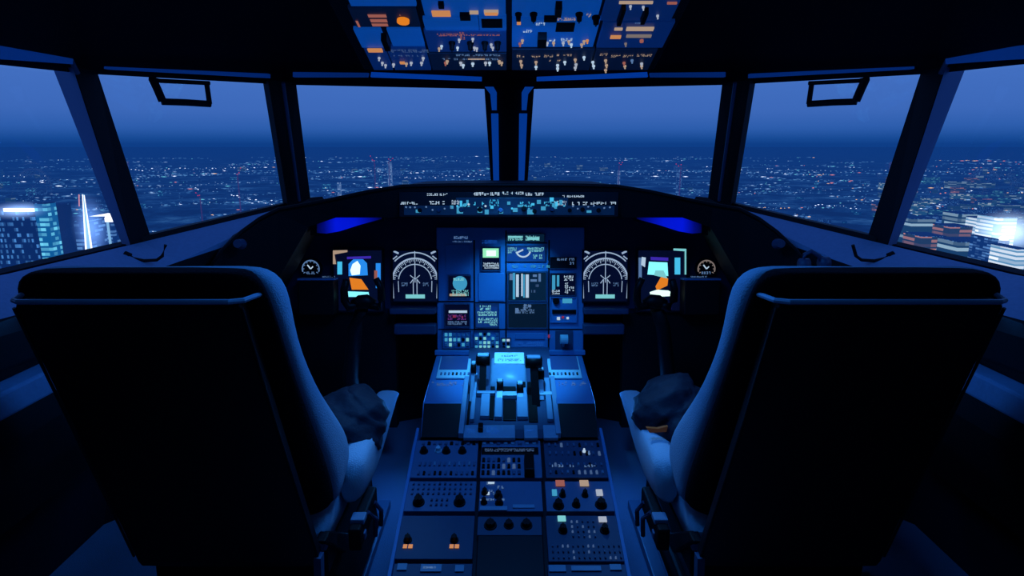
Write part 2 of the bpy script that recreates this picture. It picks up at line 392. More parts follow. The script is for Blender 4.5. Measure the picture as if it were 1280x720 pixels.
# ------------------------------------------------------------------ side consoles, cranks, handles
for s, side in ((1, 'left'), (-1, 'right')):
    t = thing('side_console', (s*-1.14, 1.3, 0), 'dark side console with stepped ledges along the %s cockpit wall' % side, 'console')
    f = (lambda p: p) if s > 0 else mir
    def cs(name, pts, m, y0, y1, bv=.006): MB().prism([V((s*x, y0, z)) for x, z in pts], (0, y1-y0, 0)).build(name, m, t, bevel=bv)
    cs('cabinet', [(-1.115, .36), (-1.115, .69), (-.965, .69), (-.985, .62)], 'black', .6, 1.72)
    cs('ledge', [(-1.1, .69), (-1.1, .742), (-.955, .742), (-.955, .69)], 'lining', .6, 1.7)
    cs('upper_step', [(-1.1, .742), (-1.1, .80), (-1.0, .80), (-1.0, .742)], 'black', .6, 1.6)
    cs('upper_ledge', [(-1.1, .80), (-1.1, .82), (-1.01, .82), (-1.01, .80)], 'black', .6, 1.5)
    h = thing('window_crank', f(P(186, 322, 1.72)), 'dark curved crank handle on the %s window sill' % side, 'handle', None)
    MB().tube([f(P(x, y, 1.72)) for x, y in ((160, 318), (166, 323), (180, 326), (196, 325), (203, 320), (207, 306))], .0045, 8).build('crank_arm', 'black', h)
    MB().tube([f(P(156, 317, 1.72)), f(P(163, 320, 1.72))], .008, 10).build('grip', 'black', h)
    g = thing('grab_handle', f(P(225, 100, 1.9)), 'dark grab handle hanging from the header over the %s side window' % side, 'handle')
    MB().tube([f(P(191, 99, 1.84)), f(P(197, 112, 1.85)), f(P(203, 126, 1.86))], .0115, 8).build('grip_arm', 'frame', g)
    MB().tube([f(P(202, 127, 1.86)), f(P(232, 128, 1.9)), f(P(263, 130, 1.95))], .0095, 8).build('grip_bar', 'frame', g)
    MB().tube([f(P(258, 102, 1.95)), f(P(260, 116, 1.95)), f(P(262, 130, 1.95))], .0075, 8).build('grip_arm', 'frame', g)
    MB().tube([f(P(186, 98, 1.84)), f(P(200, 101, 1.85)), f(P(262, 104, 1.95))], .006, 8).build('mount', 'frame', g)

# ================================================================== GLARESHIELD
gs = thing('glareshield', (0, 2.1, ZC-.2), 'black arched glareshield hood below the front windows', 'glareshield')
st = [(636.5, 231, 2.06), (560, 231, 2.06), (503, 232.5, 2.06), (462, 239, 2.06), (420, 248, 2.06), (385, 255, 2.05), (350, 261, 2.03), (326, 273, 2.0), (304, 289, 1.97), (281, 311, 1.93), (266, 332, 1.9)]
lowy = [272, 272, 272, 272, 272, 284, 345, 390, 425, 440, 440]
front = [P(*a) for a in st]
low = [P(a[0], y, a[2]) for a, y in zip(st, lowy)]
fwd = [p+V((0, min(.62, 2.72-p.y), -.02)) if i < 6 else p+V((-.03*(i-5), .36-.03*(i-5), -.01)) for i, p in enumerate(front)]
lip = [p+V((0, -.02, -.01)) for p in front]
und = [p+V((0, .24, .02)) for p in low]
def fl(l): return list(reversed(l))+[mir(p) for p in l[1:]]
MB().grid([fl(fwd), fl(front), fl(lip), fl(low), fl(und)]).build('hood', 'black', gs, smooth=False)
MB().tube(fl([p+V((0, -.012, 0)) for p in front]), .006, 8).build('edge_roll', 'black', gs, smooth=True)
# small screw caps on the hood ends
for s, side in ((1, 'left'), (-1, 'right')):
    q = P(302, 305, 1.92); q = q if s > 0 else mir(q)
    MB().tube([q, q+V((0, -.03, .006))], [.016, .013], 12).build('side_knob', 'panel2', gs)
# flood-lit patches under the hood, painted as glowing blue wedges
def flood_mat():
    m = bpy.data.materials.new('blue_flood_glow'); m.use_nodes = True; nt = m.node_tree; b = nt.nodes['Principled BSDF']
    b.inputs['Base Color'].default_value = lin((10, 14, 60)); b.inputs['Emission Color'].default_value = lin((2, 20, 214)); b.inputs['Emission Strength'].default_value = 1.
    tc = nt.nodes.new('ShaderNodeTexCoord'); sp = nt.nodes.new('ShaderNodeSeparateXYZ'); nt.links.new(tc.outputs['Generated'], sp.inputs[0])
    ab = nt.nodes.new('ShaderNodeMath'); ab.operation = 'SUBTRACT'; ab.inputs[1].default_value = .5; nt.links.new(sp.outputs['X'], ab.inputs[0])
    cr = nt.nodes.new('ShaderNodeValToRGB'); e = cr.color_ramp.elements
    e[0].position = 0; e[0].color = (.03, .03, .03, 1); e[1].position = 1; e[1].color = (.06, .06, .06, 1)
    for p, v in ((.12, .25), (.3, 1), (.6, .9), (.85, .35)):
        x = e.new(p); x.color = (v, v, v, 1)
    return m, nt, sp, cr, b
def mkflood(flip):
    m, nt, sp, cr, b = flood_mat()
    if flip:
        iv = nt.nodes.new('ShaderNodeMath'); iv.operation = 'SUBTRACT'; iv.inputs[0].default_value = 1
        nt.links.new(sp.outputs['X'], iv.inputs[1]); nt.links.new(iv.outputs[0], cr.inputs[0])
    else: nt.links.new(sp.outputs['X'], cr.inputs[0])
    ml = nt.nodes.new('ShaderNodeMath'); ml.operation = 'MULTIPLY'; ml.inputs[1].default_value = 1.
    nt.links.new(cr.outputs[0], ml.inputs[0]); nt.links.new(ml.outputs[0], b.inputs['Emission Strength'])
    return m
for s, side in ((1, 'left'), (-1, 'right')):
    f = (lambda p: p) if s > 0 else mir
    t = thing('flood_patch', f(P(430, 280, 2.1)), 'blue glowing wedge of painted flood light under the %s side of the glareshield' % side, 'lamp')
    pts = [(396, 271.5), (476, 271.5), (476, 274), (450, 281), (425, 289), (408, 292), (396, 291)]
    MB().prism([f(P(x, y, 2.075)) for x, y in pts], (0, .015, 0)).build('lens', mkflood(s < 0), t)  # no real lens: the emission ramp paints the lit patch
    MB().prism([f(P(x, y, 2.1)) for x, y in ((388, 268), (480, 268), (480, 276), (450, 285), (425, 293), (408, 296), (388, 294))], (0, .02, 0)).build('housing', 'black', t)  # dark backing behind the painted glow

# mode control panel
fm = Fr(P(636.5, 254, 2.035), V((0, .12, 1)))
t = thing('mode_control_panel', W['glareshield']+V((0, -.06, -.02)), 'long autopilot control panel with glowing readouts along the glareshield centre', 'control panel')
plate(fm, (499, 240, 773, 271), 'panel_dark', t, 'face', -.03, 0)
M['mcpglow'] = mat('mcp_glow', (10, 22, 40), .5, em=(3, 24, 58), es=.8)
M['mcpglow2'] = mat('mcp_glow_bright', (30, 90, 150), .5, em=(12, 84, 150), es=.8)
plate(fm, (505, 257, 768, 269), 'mcpglow', t, 'lower_strip', 0, .003)
plate(fm, (570, 247, 710, 268), 'mcpglow', t, 'centre_strip', 0, .004)
lettering(fm, L4(fm, (534, 241.5, 548, 245), (549, 241.5, 560, 245), (592, 240, 625, 245), (628, 239.5, 655, 243.5), (657, 240.5, 680, 245), (703, 244, 731, 247)), 'w', t, .0055)
lettering(fm, L4(fm, (501, 252, 523, 256), (537, 251, 560, 256), (565, 250, 575, 256), (693, 251, 708, 257), (715, 252, 735, 257), (738, 252, 770, 256)), 'w', t, .0055)
lettering(fm, L4(fm, (592, 252, 606, 257), (612, 249, 624, 258), (650, 252, 665, 259), (680, 252, 697, 259), (575, 254, 588, 259)), 'cyan', t, .0055, dens=.8)
for x, y, r in ((525, 263, 2.6), (549, 263, 2.6), (577, 262, 3.2), (600, 262, 3.), (626, 263, 3), (655, 261, 3), (668, 264, 2.6), (690, 262, 3.), (712, 263, 2.4), (728, 262, 2.6), (748, 263, 2.6)):
    knob(fm, x, y, r, t, random.choice(['knob', 'panel2']), .016)
for x in (572, 586, 607, 640, 661, 683, 705): 
    toggle(fm, x, 257+random.uniform(-3, 6), 1.6, t, random.choice(['cyan', 'w', 'teal', 'cyan']), .01, 'push_light')
patch(fm, [(583, 250, 586, 256), (597, 259, 603, 266), (634, 252, 638, 256), (647, 256, 652, 259), (671, 250, 676, 255), (676, 258, 682, 263), (699, 250, 703, 256), (563, 257, 567, 261), (520, 262, 526, 266), (733, 263, 739, 266)], 'teal', t, 'readout', .006)
patch(fm, [(575, 251, 578, 258), (613, 257, 617, 261), (664, 254, 668, 257), (687, 247, 692, 252), (694, 252, 697, 258)], 'cyan', t, 'readout', .0065)
patch(fm, [(606, 262, 611, 268), (624, 263, 629, 267), (641, 260, 647, 265), (659, 262, 667, 268), (571, 258, 579, 267), (690, 254, 696, 261)], 'teal', t, 'readout', .006)
for x in (508, 513, 519, 533, 541, 556, 564): toggle(fm, x, 260+random.uniform(-2, 3), 1.3, t, 'w_dim', .01, 'push_light')
for x in (716, 722, 735, 742, 755, 762): toggle(fm, x, 258+random.uniform(-2, 3), 1.3, t, 'w_dim', .01, 'push_light')

# ================================================================== MAIN INSTRUMENT PANEL
fp = Fr(P(636.5, 360, 2.3), V((0, math.sin(.14), math.cos(.14))))
ip = thing('instrument_panel', P(636.5, 440, 2.28), 'wide main instrument panel under the glareshield with a blue lit centre', 'instrument panel')
plate(fp, (352, 272, 921, 392), 'board', ip, 'backing_board', -.06, -.012)
plate(fp, (546, 284, 730, 440), 'panel', ip, 'centre_plate', -.012, 0, .004)
for r in ((598, 341, 630, 376), (557, 306, 588, 343), (644, 416, 681, 424)): plate(fp, r, 'panel', ip, 'blank_plate', 0, .004)
# seams between plates
mb = MB()
for x0, y0, x1, y1 in ((592, 300, 594, 438), (631.5, 288, 633.5, 438), (685, 300, 687, 438), (548, 376, 592, 378), (594, 377.5, 632, 379), (548, 411, 728, 412.5), (634, 303, 684, 304.5)):
    u0, u1, v0, v1 = fp.rect(x0, y0, x1, y1); mb.slab(fp, u0, u1, v0, v1, 0, .0012)
mb.build('seams', 'panel_dark', ip)
lettering(fp, L4(fp, (565, 295, 585, 299), (566, 301, 590, 303)), 'w_dim', ip)
lettering(fp, L4(fp, (603, 300, 622, 305)), 'blue_dim', ip)
lettering(fp, L4(fp, (635, 331, 688, 335)), 'teal', ip, dens=.7)
lettering(fp, L4(fp, (578, 336, 590, 338), (643, 427, 680, 433)), 'blue_dim', ip)
plate(fp, (544, 437, 731, 443), 'panel', ip, 'lower_lip', .0, .02, .003)
# lower knee shelves either side
for s, side in ((0, 'left'), (1, 'right')):
    r1 = (490, 384, 546, 391) if not s else (728, 384, 783, 391)
    r2 = (494, 404, 546, 417) if not s else (728, 404, 779, 417)
    u0, u1, v0, v1 = fp.rect(*r1); MB().slab(fp, u0, u1, v0, v1, -.02, .05).build('knee_shelf', 'panel2', ip, bevel=.004)
    u0, u1, v0, v1 = fp.rect(*r2); MB().slab(fp, u0, u1, v0, v1, -.02, .03).build('knee_box', 'panel2', ip, bevel=.006)
    r3 = (352, 386, 494, 470) if not s else (779, 386, 921, 470)
    u0, u1, v0, v1 = fp.rect(*r3); MB().slab(fp, u0, u1, v0-.2, v1, -.06, -.012).build('knee_board', 'black', ip)

def unit(name, r, label, cat, m='screen', bez='panel_dark', group=None, b=1.6, hb=.008):
    u0, u1, v0, v1 = fp.rect(*r)
    t = thing(name, fp.pt((u0+u1)/2, v0, 0), label, cat, group)
    w = b/F*2.35
    mb = MB(); mb.slab(fp, u0, u1, v0, v0+w, -.012, hb); mb.slab(fp, u0, u1, v1-w, v1, -.012, hb); mb.slab(fp, u0, u0+w, v0+w, v1-w, -.012, hb); mb.slab(fp, u1-w, u1, v0+w, v1-w, -.012, hb)
    mb.build('bezel', bez, t)
    MB().slab(fp, u0+w, u1-w, v0+w, v1-w, -.012, .002).build('screen', m, t)
    return t
# navigation displays
def nav(x0, label, flip=False):
    t = unit('navigation_display', (x0, 312, x0+58, 378), label, 'display')
    c = fp.hit(x0+29, 351); px = 2.36/F
    mb = MB(); h = .0035
    mb.ring(fp, *c, 27*px, 29*px, .05, math.pi-.05, h, 30)
    for a in range(1, 36):
        an = math.pi*a/36
        r0 = 24.5 if a % 3 else 22.5
        mb.line(fp, (c[0]+r0*px*math.cos(an), c[1]+r0*px*math.sin(an)), (c[0]+27*px*math.cos(an), c[1]+27*px*math.sin(an)), .8*px, h)
    mb.ring(fp, *c, 20*px, 21.2*px, .1, math.pi-.1, h, 26)
    mb.ring(fp, c[0], c[1]+1*px, 33.5*px, 35*px, .75, math.pi-.75, h, 20)
    for sx in (-1, 1):
        mb.line(fp, (c[0]+sx*28*px, c[1]), (c[0]+sx*27*px, c[1]-22*px), 1.3*px, h)
        mb.line(fp, (c[0]+sx*21*px, c[1]), (c[0]+sx*20.5*px, c[1]-14*px), .9*px, h)
        mb.line(fp, (c[0]+sx*26*px, c[1]+37*px), (c[0]+sx*20*px, c[1]+34*px), 2.4*px, h)
        mb.line(fp, (c[0]+sx*27*px, c[1]+27*px), (c[0]+sx*22*px, c[1]+31*px), 1.4*px, h)
        mb.line(fp, (c[0]+sx*2.3*px, c[1]+2*px), (c[0]+sx*2.3*px, c[1]-17*px), 1*px, h)
        mb.line(fp, (c[0]+sx*2.3*px, c[1]+2*px), (c[0]+sx*6*px, c[1]-3*px), 1*px, h)
        mb.line(fp, (c[0]+sx*6*px, c[1]+7*px), (c[0], c[1]+2*px), 1*px, h)
    mb.line(fp, (c[0], c[1]+37*px), (c[0], c[1]-2*px), 1*px, h)
    mb.build('compass_rose', 'rose', t)
    u, v = c
    MB().poly([fp.pt(u-12*px, v-22*px, h), fp.pt(u+12*px, v-22*px, h), fp.pt(u+12*px, v-17*px, h), fp.pt(u-12*px, v-17*px, h)]).build('data_bar', 'mint', t)
    lettering(fp, [(u-17*px, u-9*px, v-7*px, v-2*px), (u+10*px, u+17*px, v-7*px, v-2*px)], 'w_dim', t, h)
nav(490, 'navigation display with white compass arcs, left of the blue centre panel')
nav(727.5, 'navigation display with white compass arcs, right of the blue centre panel')
# flight displays
def pfd(x0, sx, label):
    t = unit('flight_display', (x0, 311, x0+64, 390), label, 'display', m='screen', b=2)
    X = (lambda x: x0+x) if sx > 0 else (lambda x: x0+64-x)
    def quad(pts, m, name, h=.0035):
        pts = [fp.hit(X(x), y) for x, y in pts]
        if sx < 0: pts = pts[::-1]
        MB().poly([fp.pt(a, b, h) for a, b in pts]).build(name, m, t)
    if sx > 0:
        quad([(20, 345), (44, 344), (43, 329), (38, 324), (26, 324), (20, 330)], 'sky_px', 'sky_area')
        quad([(24, 344), (34, 343), (35, 332), (31, 326), (25, 330), (22, 338)], 'w_hot', 'cloud_highlight', .004)
        quad([(21, 347), (36, 349), (45, 362), (24, 362)], 'orange_px', 'ground_area')
        quad([(6, 343), (12, 343), (12, 327), (6, 327)], 'cyan', 'speed_tape')
        quad([(54, 360), (60, 360), (60, 329), (54, 329)], 'sky_px', 'altitude_tape')
        quad([(52, 350), (56, 350), (56, 338), (52, 338)], 'salmon', 'altitude_bug', .004)
        quad([(18, 324), (48, 323), (48, 320), (18, 321)], 'purple', 'mode_line')
        quad([(1, 330), (5, 330), (3, 318), (19, 315), (19, 312.5), (1, 313)], 'cream', 'corner_highlight', .009)
        quad([(13, 371), (46, 371), (45, 365), (17, 364)], 'cyan_hi', 'heading_arc')
        quad([(19, 386), (45, 385), (43, 382), (19, 383)], 'teal', 'lower_line')
    else:
        quad([(24, 345), (50, 343), (48, 327), (25, 328)], 'cyan_hi', 'sky_area')
        quad([(25, 348), (42, 344), (40, 338), (30, 338)], 'mint', 'cloud_highlight', .004)
        quad([(24, 348), (33, 346), (40, 358), (38, 363), (25, 357)], 'orange_px', 'ground_area')
        quad([(9, 343), (16, 343), (16, 322), (9, 322)], 'cyan', 'speed_tape')
        quad([(57, 359), (61, 357), (61, 322), (57, 322)], 'w_dim', 'altitude_tape')
        quad([(53, 334), (58, 331), (57, 321), (52, 322)], 'w', 'altitude_bug', .004)
        quad([(24, 326), (46, 325), (46, 321), (24, 322)], 'purple', 'mode_line')
        quad([(2, 343), (4, 343), (4, 314), (18, 313), (18, 310.5), (2, 311)], 'mint', 'corner_highlight', .009)
        quad([(18, 370), (46, 371), (47, 365), (38, 362), (24, 363), (18, 366)], 'w_hot', 'heading_arc')
        quad([(20, 386), (42, 385), (42, 381), (20, 382)], 'purple', 'lower_line')
pfd(416, 1, 'colourful flight display with blue sky and orange ground, behind the left yoke')
pfd(795, -1, 'colourful flight display with blue sky and orange ground, behind the right yoke')
# clocks
for x, side in ((389, 'left'), (882.5, 'right')):
    c = fp.hit(x, 336); px = 2.36/F
    t = thing('clock', fp.pt(c[0], c[1]-12*px, 0), 'round clock with dim white dial at the far %s of the panel' % side, 'gauge')
    MB().cyl(fp, *c, 13*px, 13*px, -.02, .004, 28).build('case', 'panel_dark', t)
    mb = MB(); mb.ring(fp, *c, 9.6*px, 11.2*px, -.35, math.pi+.35, .006, 26)
    for a in range(0, 12): 
        an = a*math.pi/6
        if math.sin(an) > -.6: mb.line(fp, (c[0]+8*px*math.cos(an), c[1]+8*px*math.sin(an)), (c[0]+10.5*px*math.cos(an), c[1]+10.5*px*math.sin(an)), 1*px, .006)
    mb.build('dial', 'tan_dim' if side == 'right' else 'w_dim', t)
    MB().line(fp, c, (c[0]-4*px, c[1]+5*px), 1.6*px, .0065).line(fp, c, (c[0]+3*px, c[1]+3*px), 1.4*px, .0065).build('hand', 'w', t)
    lettering(fp, [(c[0]-6*px, c[0]+6*px, c[1]-7*px, c[1]-3*px)], 'w_dim', t, .006)
# boxes at the outer ends of the panel, below the clocks
for s, side in ((1, 'left'), (-1, 'right')):
    f = (lambda p: p) if s > 0 else mir
    u = lambda x: x if s > 0 else 2*CX-x
    t = thing('side_display_box', f(P(401, 392, 2.22)), 'dark boxy unit with a lit top edge below the %s clock' % side, 'instrument')
    a, b = fp.hit(u(378), 350)[0], fp.hit(u(423), 350)[0]; v0 = fp.hit(400, 392)[1]; v1 = fp.hit(400, 349)[1]
    a, b = min(a, b), max(a, b)
    MB().slab(fp, a, b, v0, v1, -.012, .06, .002).build('case', 'black', t, bevel=.004)
    MB().slab(fp, a, b, v1, v1+.006, -.0, .055).build('top_edge', 'panel', t)  # paler slab stands for light along the box top
    lettering(fp, [(b-.05 if s > 0 else a+.03, b if s > 0 else a+.09, v1+.008, v1+.014)], 'w_dim', t, .03)
# centre panel units
t = unit('standby_display', (601, 308, 626, 339), 'small standby screen with bright pale green top, upper middle of centre panel', 'display', bez='panel2')
patch(fp, [(603.5, 310.5, 623.5, 322)], 'green_px', t, 'bright_field', .003); patch(fp, [(608, 313, 620, 320)], 'w_hot', t, 'bright_core', .0035)
lettering(fp, L4(fp, (604, 328, 624, 336)), 'w', t, .0035)
t = unit('annunciator_panel', (633, 292, 681, 303), 'narrow annunciator strip of cyan white text at the top of the centre panel', 'display', m='screen_teal', bez='panel2', b=.8)
lettering(fp, L4(fp, (635, 294.5, 654, 301), (657, 294.5, 675, 301)), 'mint', t, .0035, dens=1.1); patch(fp, [(635, 295, 652, 297.5), (659, 296.5, 674, 300)], 'mint', t, 'text_bar', .003)
t = unit('flap_gauge', (633, 307, 682, 327), 'flap indicator with white cyan markings above the engine display', 'gauge', m='slate', bez='panel2', b=.8)
lettering(fp, L4(fp, (635, 309, 646, 317), (659, 309, 680, 315), (666, 318, 678, 324)), 'mint', t, .0035)
c = fp.hit(654, 312); px = 2.36/F
MB().ring(fp, *c, 8*px, 10*px, math.pi+.3, 2*math.pi-.3, .0035, 16).line(fp, c, (c[0]-8*px, c[1]-4*px), 2*px, .0036).build('pointer', 'w', t)
t = unit('engine_display', (634, 339, 684, 377), 'upper engine display with tall white vertical tape bars', 'display', m='screen_teal', bez='panel2')
patch(fp, [(645, 343, 648.5, 371), (651.5, 342, 653.5, 370), (657, 343, 661, 372)], 'w', t, 'tape_bar', .003)
patch(fp, [(637, 342, 641, 350), (663, 349, 671, 352), (673, 342, 676, 352), (666, 343, 671, 346)], 'w_dim', t, 'tape_mark', .003)
patch(fp, [(641, 341, 644, 374), (654, 343, 656, 372)], 'teal', t, 'tape_scale', .0028)
lettering(fp, L4(fp, (663, 355, 674, 359), (664, 362, 670, 366)), 'wh_dim', t, .0035)
t = unit('systems_display', (634, 378, 685, 411), 'lower dark systems display with faint white marks at its top', 'display', m=mat('systems_screen', (6, 14, 24), .2, em=(5, 22, 40), es=1), bez='panel2')
lettering(fp, L4(fp, (644, 386, 668, 392), (654, 380, 664, 386)), 'w_dim', t, .0035); patch(fp, [(644, 385, 648, 391), (655, 380, 657, 388), (660, 381, 664, 384)], 'w_dim', t, 'mark', .003)
t = unit('fuel_gauge', (687, 341, 720, 370), 'fuel gauge with a cyan tape and white markings, right side of centre panel', 'gauge', m='screen', bez='panel2', b=1)
patch(fp, [(690, 344, 694, 362), (696, 344, 699, 358)], 'teal', t, 'cyan_tape', .003); lettering(fp, L4(fp, (705, 344, 717, 351), (706, 353, 711, 367), (711, 358, 718, 364), (690, 362, 700, 368)), 'w', t, .0035)
t = unit('brake_gauge', (687, 321, 721, 336), 'small dark gauge with dim markings beside the flap indicator', 'gauge', m='panel_dark', bez='panel2', b=.8)
lettering(fp, L4(fp, (694, 322.5, 718, 326), (712, 327, 718, 331)), 'w_dim', t, .0035)
t = unit('autobrake_panel', (687, 371, 721, 403), 'light blue plate with dark selector bar and red mark, right of systems display', 'control panel', m='panel', bez='panel', b=1)
u, v = fp.hit(695, 376); MB().cyl(fp, u, v, .013, .012, .002, .012).build('knob', 'knob', t)
patch(fp, [(703, 373, 715, 379)], 'teal', t, 'indicator', .003); patch(fp, [(690, 387, 720, 392)], 'knob', t, 'selector_bar', .003, .004)
patch(fp, [(702, 395, 705, 398)], 'red_px', t, 'red_mark', .003); patch(fp, [(696, 396, 700, 400), (708, 396, 711, 399)], 'w', t, 'white_mark', .003)
t = unit('radio_display', (560, 344, 589, 373), 'small standby attitude screen glowing cyan, left column of centre panel', 'display', m='screen', bez='panel2', b=1)
c = fp.hit(575, 354); MB().cyl(fp, c[0], c[1], 9*px, 9*px, .002, .004, 18).build('cyan_dial', 'teal', t); lettering(fp, L4(fp, (565, 362, 586, 370), (567, 347, 583, 351)), 'mint', t, .0055); patch(fp, [(562, 367, 583, 370)], 'cream', t, 'base_line', .003)
t = unit('clock_display', (555, 379, 588, 409), 'dark purple screen with a white bar, lower left of centre panel', 'display', m='screen', bez='panel2', b=1.4)
patch(fp, [(561, 388, 584, 391)], 'w', t, 'white_bar', .003); lettering(fp, L4(fp, (560, 393, 583, 400)), 'magenta_px', t, .0035); lettering(fp, L4(fp, (560, 401, 584, 406)), 'w_dim', t, .0035); patch(fp, [(566, 394, 570, 397), (577, 395, 579, 398)], 'red_px', t, 'red_mark', .003)
t = unit('selector_display', (594, 379, 624, 410), 'square screen crowded with white and cyan marks, lower middle of centre panel', 'display', m='slate', bez='panel2', b=1.4)
lettering(fp, L4(fp, (600, 381, 614, 388), (597, 389, 621, 395), (598, 397, 612, 404), (612, 397, 622, 407)), 'mint', t, .0035, dens=1.1)
t = unit('switch_panel', (553, 413, 589, 436), 'switch panel with two rows of pale keys at lower left of centre panel', 'control panel', m='panel', bez='panel2', b=.8)
buttons(fp, (555, 415, 587, 434), 6, 3, ['teal', 'button', 'mint', 'knob'], t, 'key', .66, .002, .007)
t = unit('switch_panel', (592, 413, 625, 437), 'switch panel of pale keys at lower middle of centre panel, largest of the key pads', 'control panel', m='panel', bez='panel2', b=.8)
buttons(fp, (593, 415, 624, 436), 6, 4, ['teal', 'button', 'mint', 'knob', 'mint'], t, 'key', .66, .002, .007, .85)
t = unit('switch_panel', (626, 422, 639, 437), 'tiny key pad of white keys between the larger key pads and gear lever', 'control panel', m='panel', bez='panel2', b=.8)
buttons(fp, (627, 423, 638, 436), 2, 3, ['mint', 'w', 'knob'], t, 'key', .66, .002, .007)
u, v = fp.hit(704, 434)
t = thing('gear_lever', fp.pt(u, v, 0), 'landing gear lever with pale wheel knob, lower right of centre panel', 'lever')
plate(fp, (694, 413, 716, 437), 'panel2', t, 'slot_plate', 0, .004)
MB().tube([fp.pt(u, v+.005, .004), fp.pt(u, v+.03, .03)], .005, 8).build('stem', 'button', t)
MB().tube([fp.pt(u-.014, v+.035, .032), fp.pt(u+.014, v+.035, .032)], .017, 14).build('wheel_knob', 'pale', t)
patch(fp, [(685, 418, 687, 422)], 'red_px', t, 'red_lamp', .003, .004)

# ------------------------------------------------------------------ control yokes
for s, side in ((1, 'left'), (-1, 'right')):
    f = (lambda p: p) if s > 0 else mir
    base = f(P(438, 400, 2.02)); 
    t = thing('control_yoke', V((base.x, 2.08, 0)), 'black control yoke on its column in front of the %s flight display' % side, 'control yoke')
    MB().tube([f(V((P(438, 400, 2.02).x, 2.08, 0))), f(P(438, 470, 2.04)), f(P(444, 410, 2.02)), f(P(452, 386, 2.0))], [.03, .026, .024, .022], 12).build('column', 'black', t, smooth=True)
    MB().tube([f(P(x, y, 1.99)) for x, y in ((441, 381), (450, 378), (458, 377), (468, 381))], [.016, .024, .024, .016], 12).build('hub', 'knob', t, smooth=True)
    MB().tube([f(P(x, y, 1.98)) for x, y in ((446, 382), (436, 384), (431, 376), (430, 362), (433, 350))], [.013, .014, .013, .012, .011], 10).build('horn', 'knob', t, smooth=True)
    MB().tube([f(P(x, y, 1.98)) for x, y in ((464, 382), (474, 384), (477, 374), (476, 360), (470, 348))], [.013, .014, .013, .011, .01], 10).build('horn', 'knob', t, smooth=True)

# ================================================================== PEDESTAL
ZP = lambda d: ZC-d
A0, A1, A2, A3 = (2.29, ZP(.765)), (1.90, ZP(.783)), (1.79, ZP(.852)), (1.05, ZP(1.046))
ped = thing('centre_pedestal', (0, 1.6, 0), 'blue lit centre pedestal with panels of knobs between the two seats', 'pedestal')
wl = lambda y: .268+.006*(2.3-y)
fl_ = Fr(V((0, 1.4, ZP(.852)-(1.79-1.4)*(.194/.74))), V((0, .74, .194)))
def pedpt(y, z, dx, sgn): return V((sgn*(wl(y)+dx), y, z))
prof = [(2.29, 0), (2.29, A0[1]-.01), (1.97, A1[1]-.012), (1.83, A2[1]-.012), (1.05, A3[1]-.004), (1.05, 0)]
MB().prism([V((-wl(1.5)+.004, y, z)) for y, z in prof], (2*wl(1.5)-.008, 0, 0)).build('body', 'panel_dark', ped)
for s in (-1, 1):
    e = MB(); e.prism([V((s*(wl(1.5)), y, z+h)) for y, z, h in ((1.80, A2[1], -.03), (1.80, A2[1], .012), (1.05, A3[1], .012), (1.05, A3[1], -.03))], (s*.008, 0, 0)).build('side_rail', 'panel', ped)
# lower pedestal modules
cols = {1: (516, 598, 484, 586), 2: (600, 677, 590, 679), 3: (679, 756, 684, 787)}
cols = {1: (515, 599, 489, 591), 2: (601, 677, 594, 681), 3: (679, 757, 684, 786)}
def colx(c, y):
    a, b, e, f = cols[c]; t = (y-550)/170.; return a+(e-a)*t, b+(f-b)*t
def module(c, y0, y1, name, m='ped'):
    x0, x1 = colx(c, (y0+y1)/2)
    return plate(fl_, (x0+1, y0+.7, x1-1, y1-.7), m, ped, name, -.02, .004, .002)
A1m = module(1, 551, 599, 'radio_panel'); A2m = module(2, 551, 599, 'radio_panel'); A3m = module(3, 551, 599, 'radio_panel', 'panel2')
for x in (530, 558, 578): knob(fl_, x, 566, 5, A1m, hgt=.014)
knob(fl_, 548, 565, 4, A1m, 'pale', .014)
buttons(fl_, (526, 553, 596, 559), 10, 1, ['dimbutton', 'knob'], A1m); buttons(fl_, (522, 577, 596, 587), 12, 1, ['dimbutton', 'button'], A1m, fill=.5); buttons(fl_, (520, 589, 594, 598), 11, 1, ['knob', 'dimbutton'], A1m, fill=.5)
plate(fl_, (602, 561, 673, 570), 'knob', A2m, 'readout', .004, .007); lettering(fl_, L4(fl_, (606, 563, 668, 567)), 'wh_dim', A2m, .0075)
buttons(fl_, (601, 553, 672, 559), 8, 1, ['dimbutton', 'quad'], A2m); buttons(fl_, (601, 573, 652, 597), 8, 3, ['dimbutton', 'knob', 'knob', 'panel2', 'wh_dim'], A2m, fill=.6)
u0, u1, v0, v1 = fl_.rect(655, 577, 668, 599); MB().slab(fl_, u0, u1, v0, v1, .004, .035, .002).build('black_handle', 'knob', A2m, bevel=.003)
buttons(fl_, (683, 553, 752, 574), 9, 2, ['dimbutton', 'wh_dim', 'knob', 'dimbutton'], A3m, fill=.42); buttons(fl_, (684, 578, 756, 597), 10, 2, ['dimbutton', 'wh_dim', 'button', 'knob'], A3m, fill=.42)
toggle(fl_, 730, 566, 2.5, A3m, 'w'); toggle(fl_, 736, 569, 2, A3m, 'w_dim'); lettering(fl_, L4(fl_, (690, 583, 745, 587)), 'w_dim', A3m, .008, dens=.5)
B1m = module(1, 602, 641, 'audio_panel'); B2m = module(2, 602, 641, 'transponder_panel'); B3m = module(3, 602, 641, 'light_panel')
buttons(fl_, (513, 604, 592, 622), 12, 3, ['dimbutton', 'dimbutton', 'panel2'], B1m, fill=.45)
for x in (523.5, 574.5): knob(fl_, x, 630, 7, B1m, hgt=.02)
buttons(fl_, (536, 624, 562, 636), 4, 2, ['dimbutton', 'panel2'], B1m, fill=.45)
for x, y, r in ((606, 618, 4), (623, 622, 5), (605, 630, 4), (624, 631, 5)): knob(fl_, x, y, r, B2m, hgt=.016)
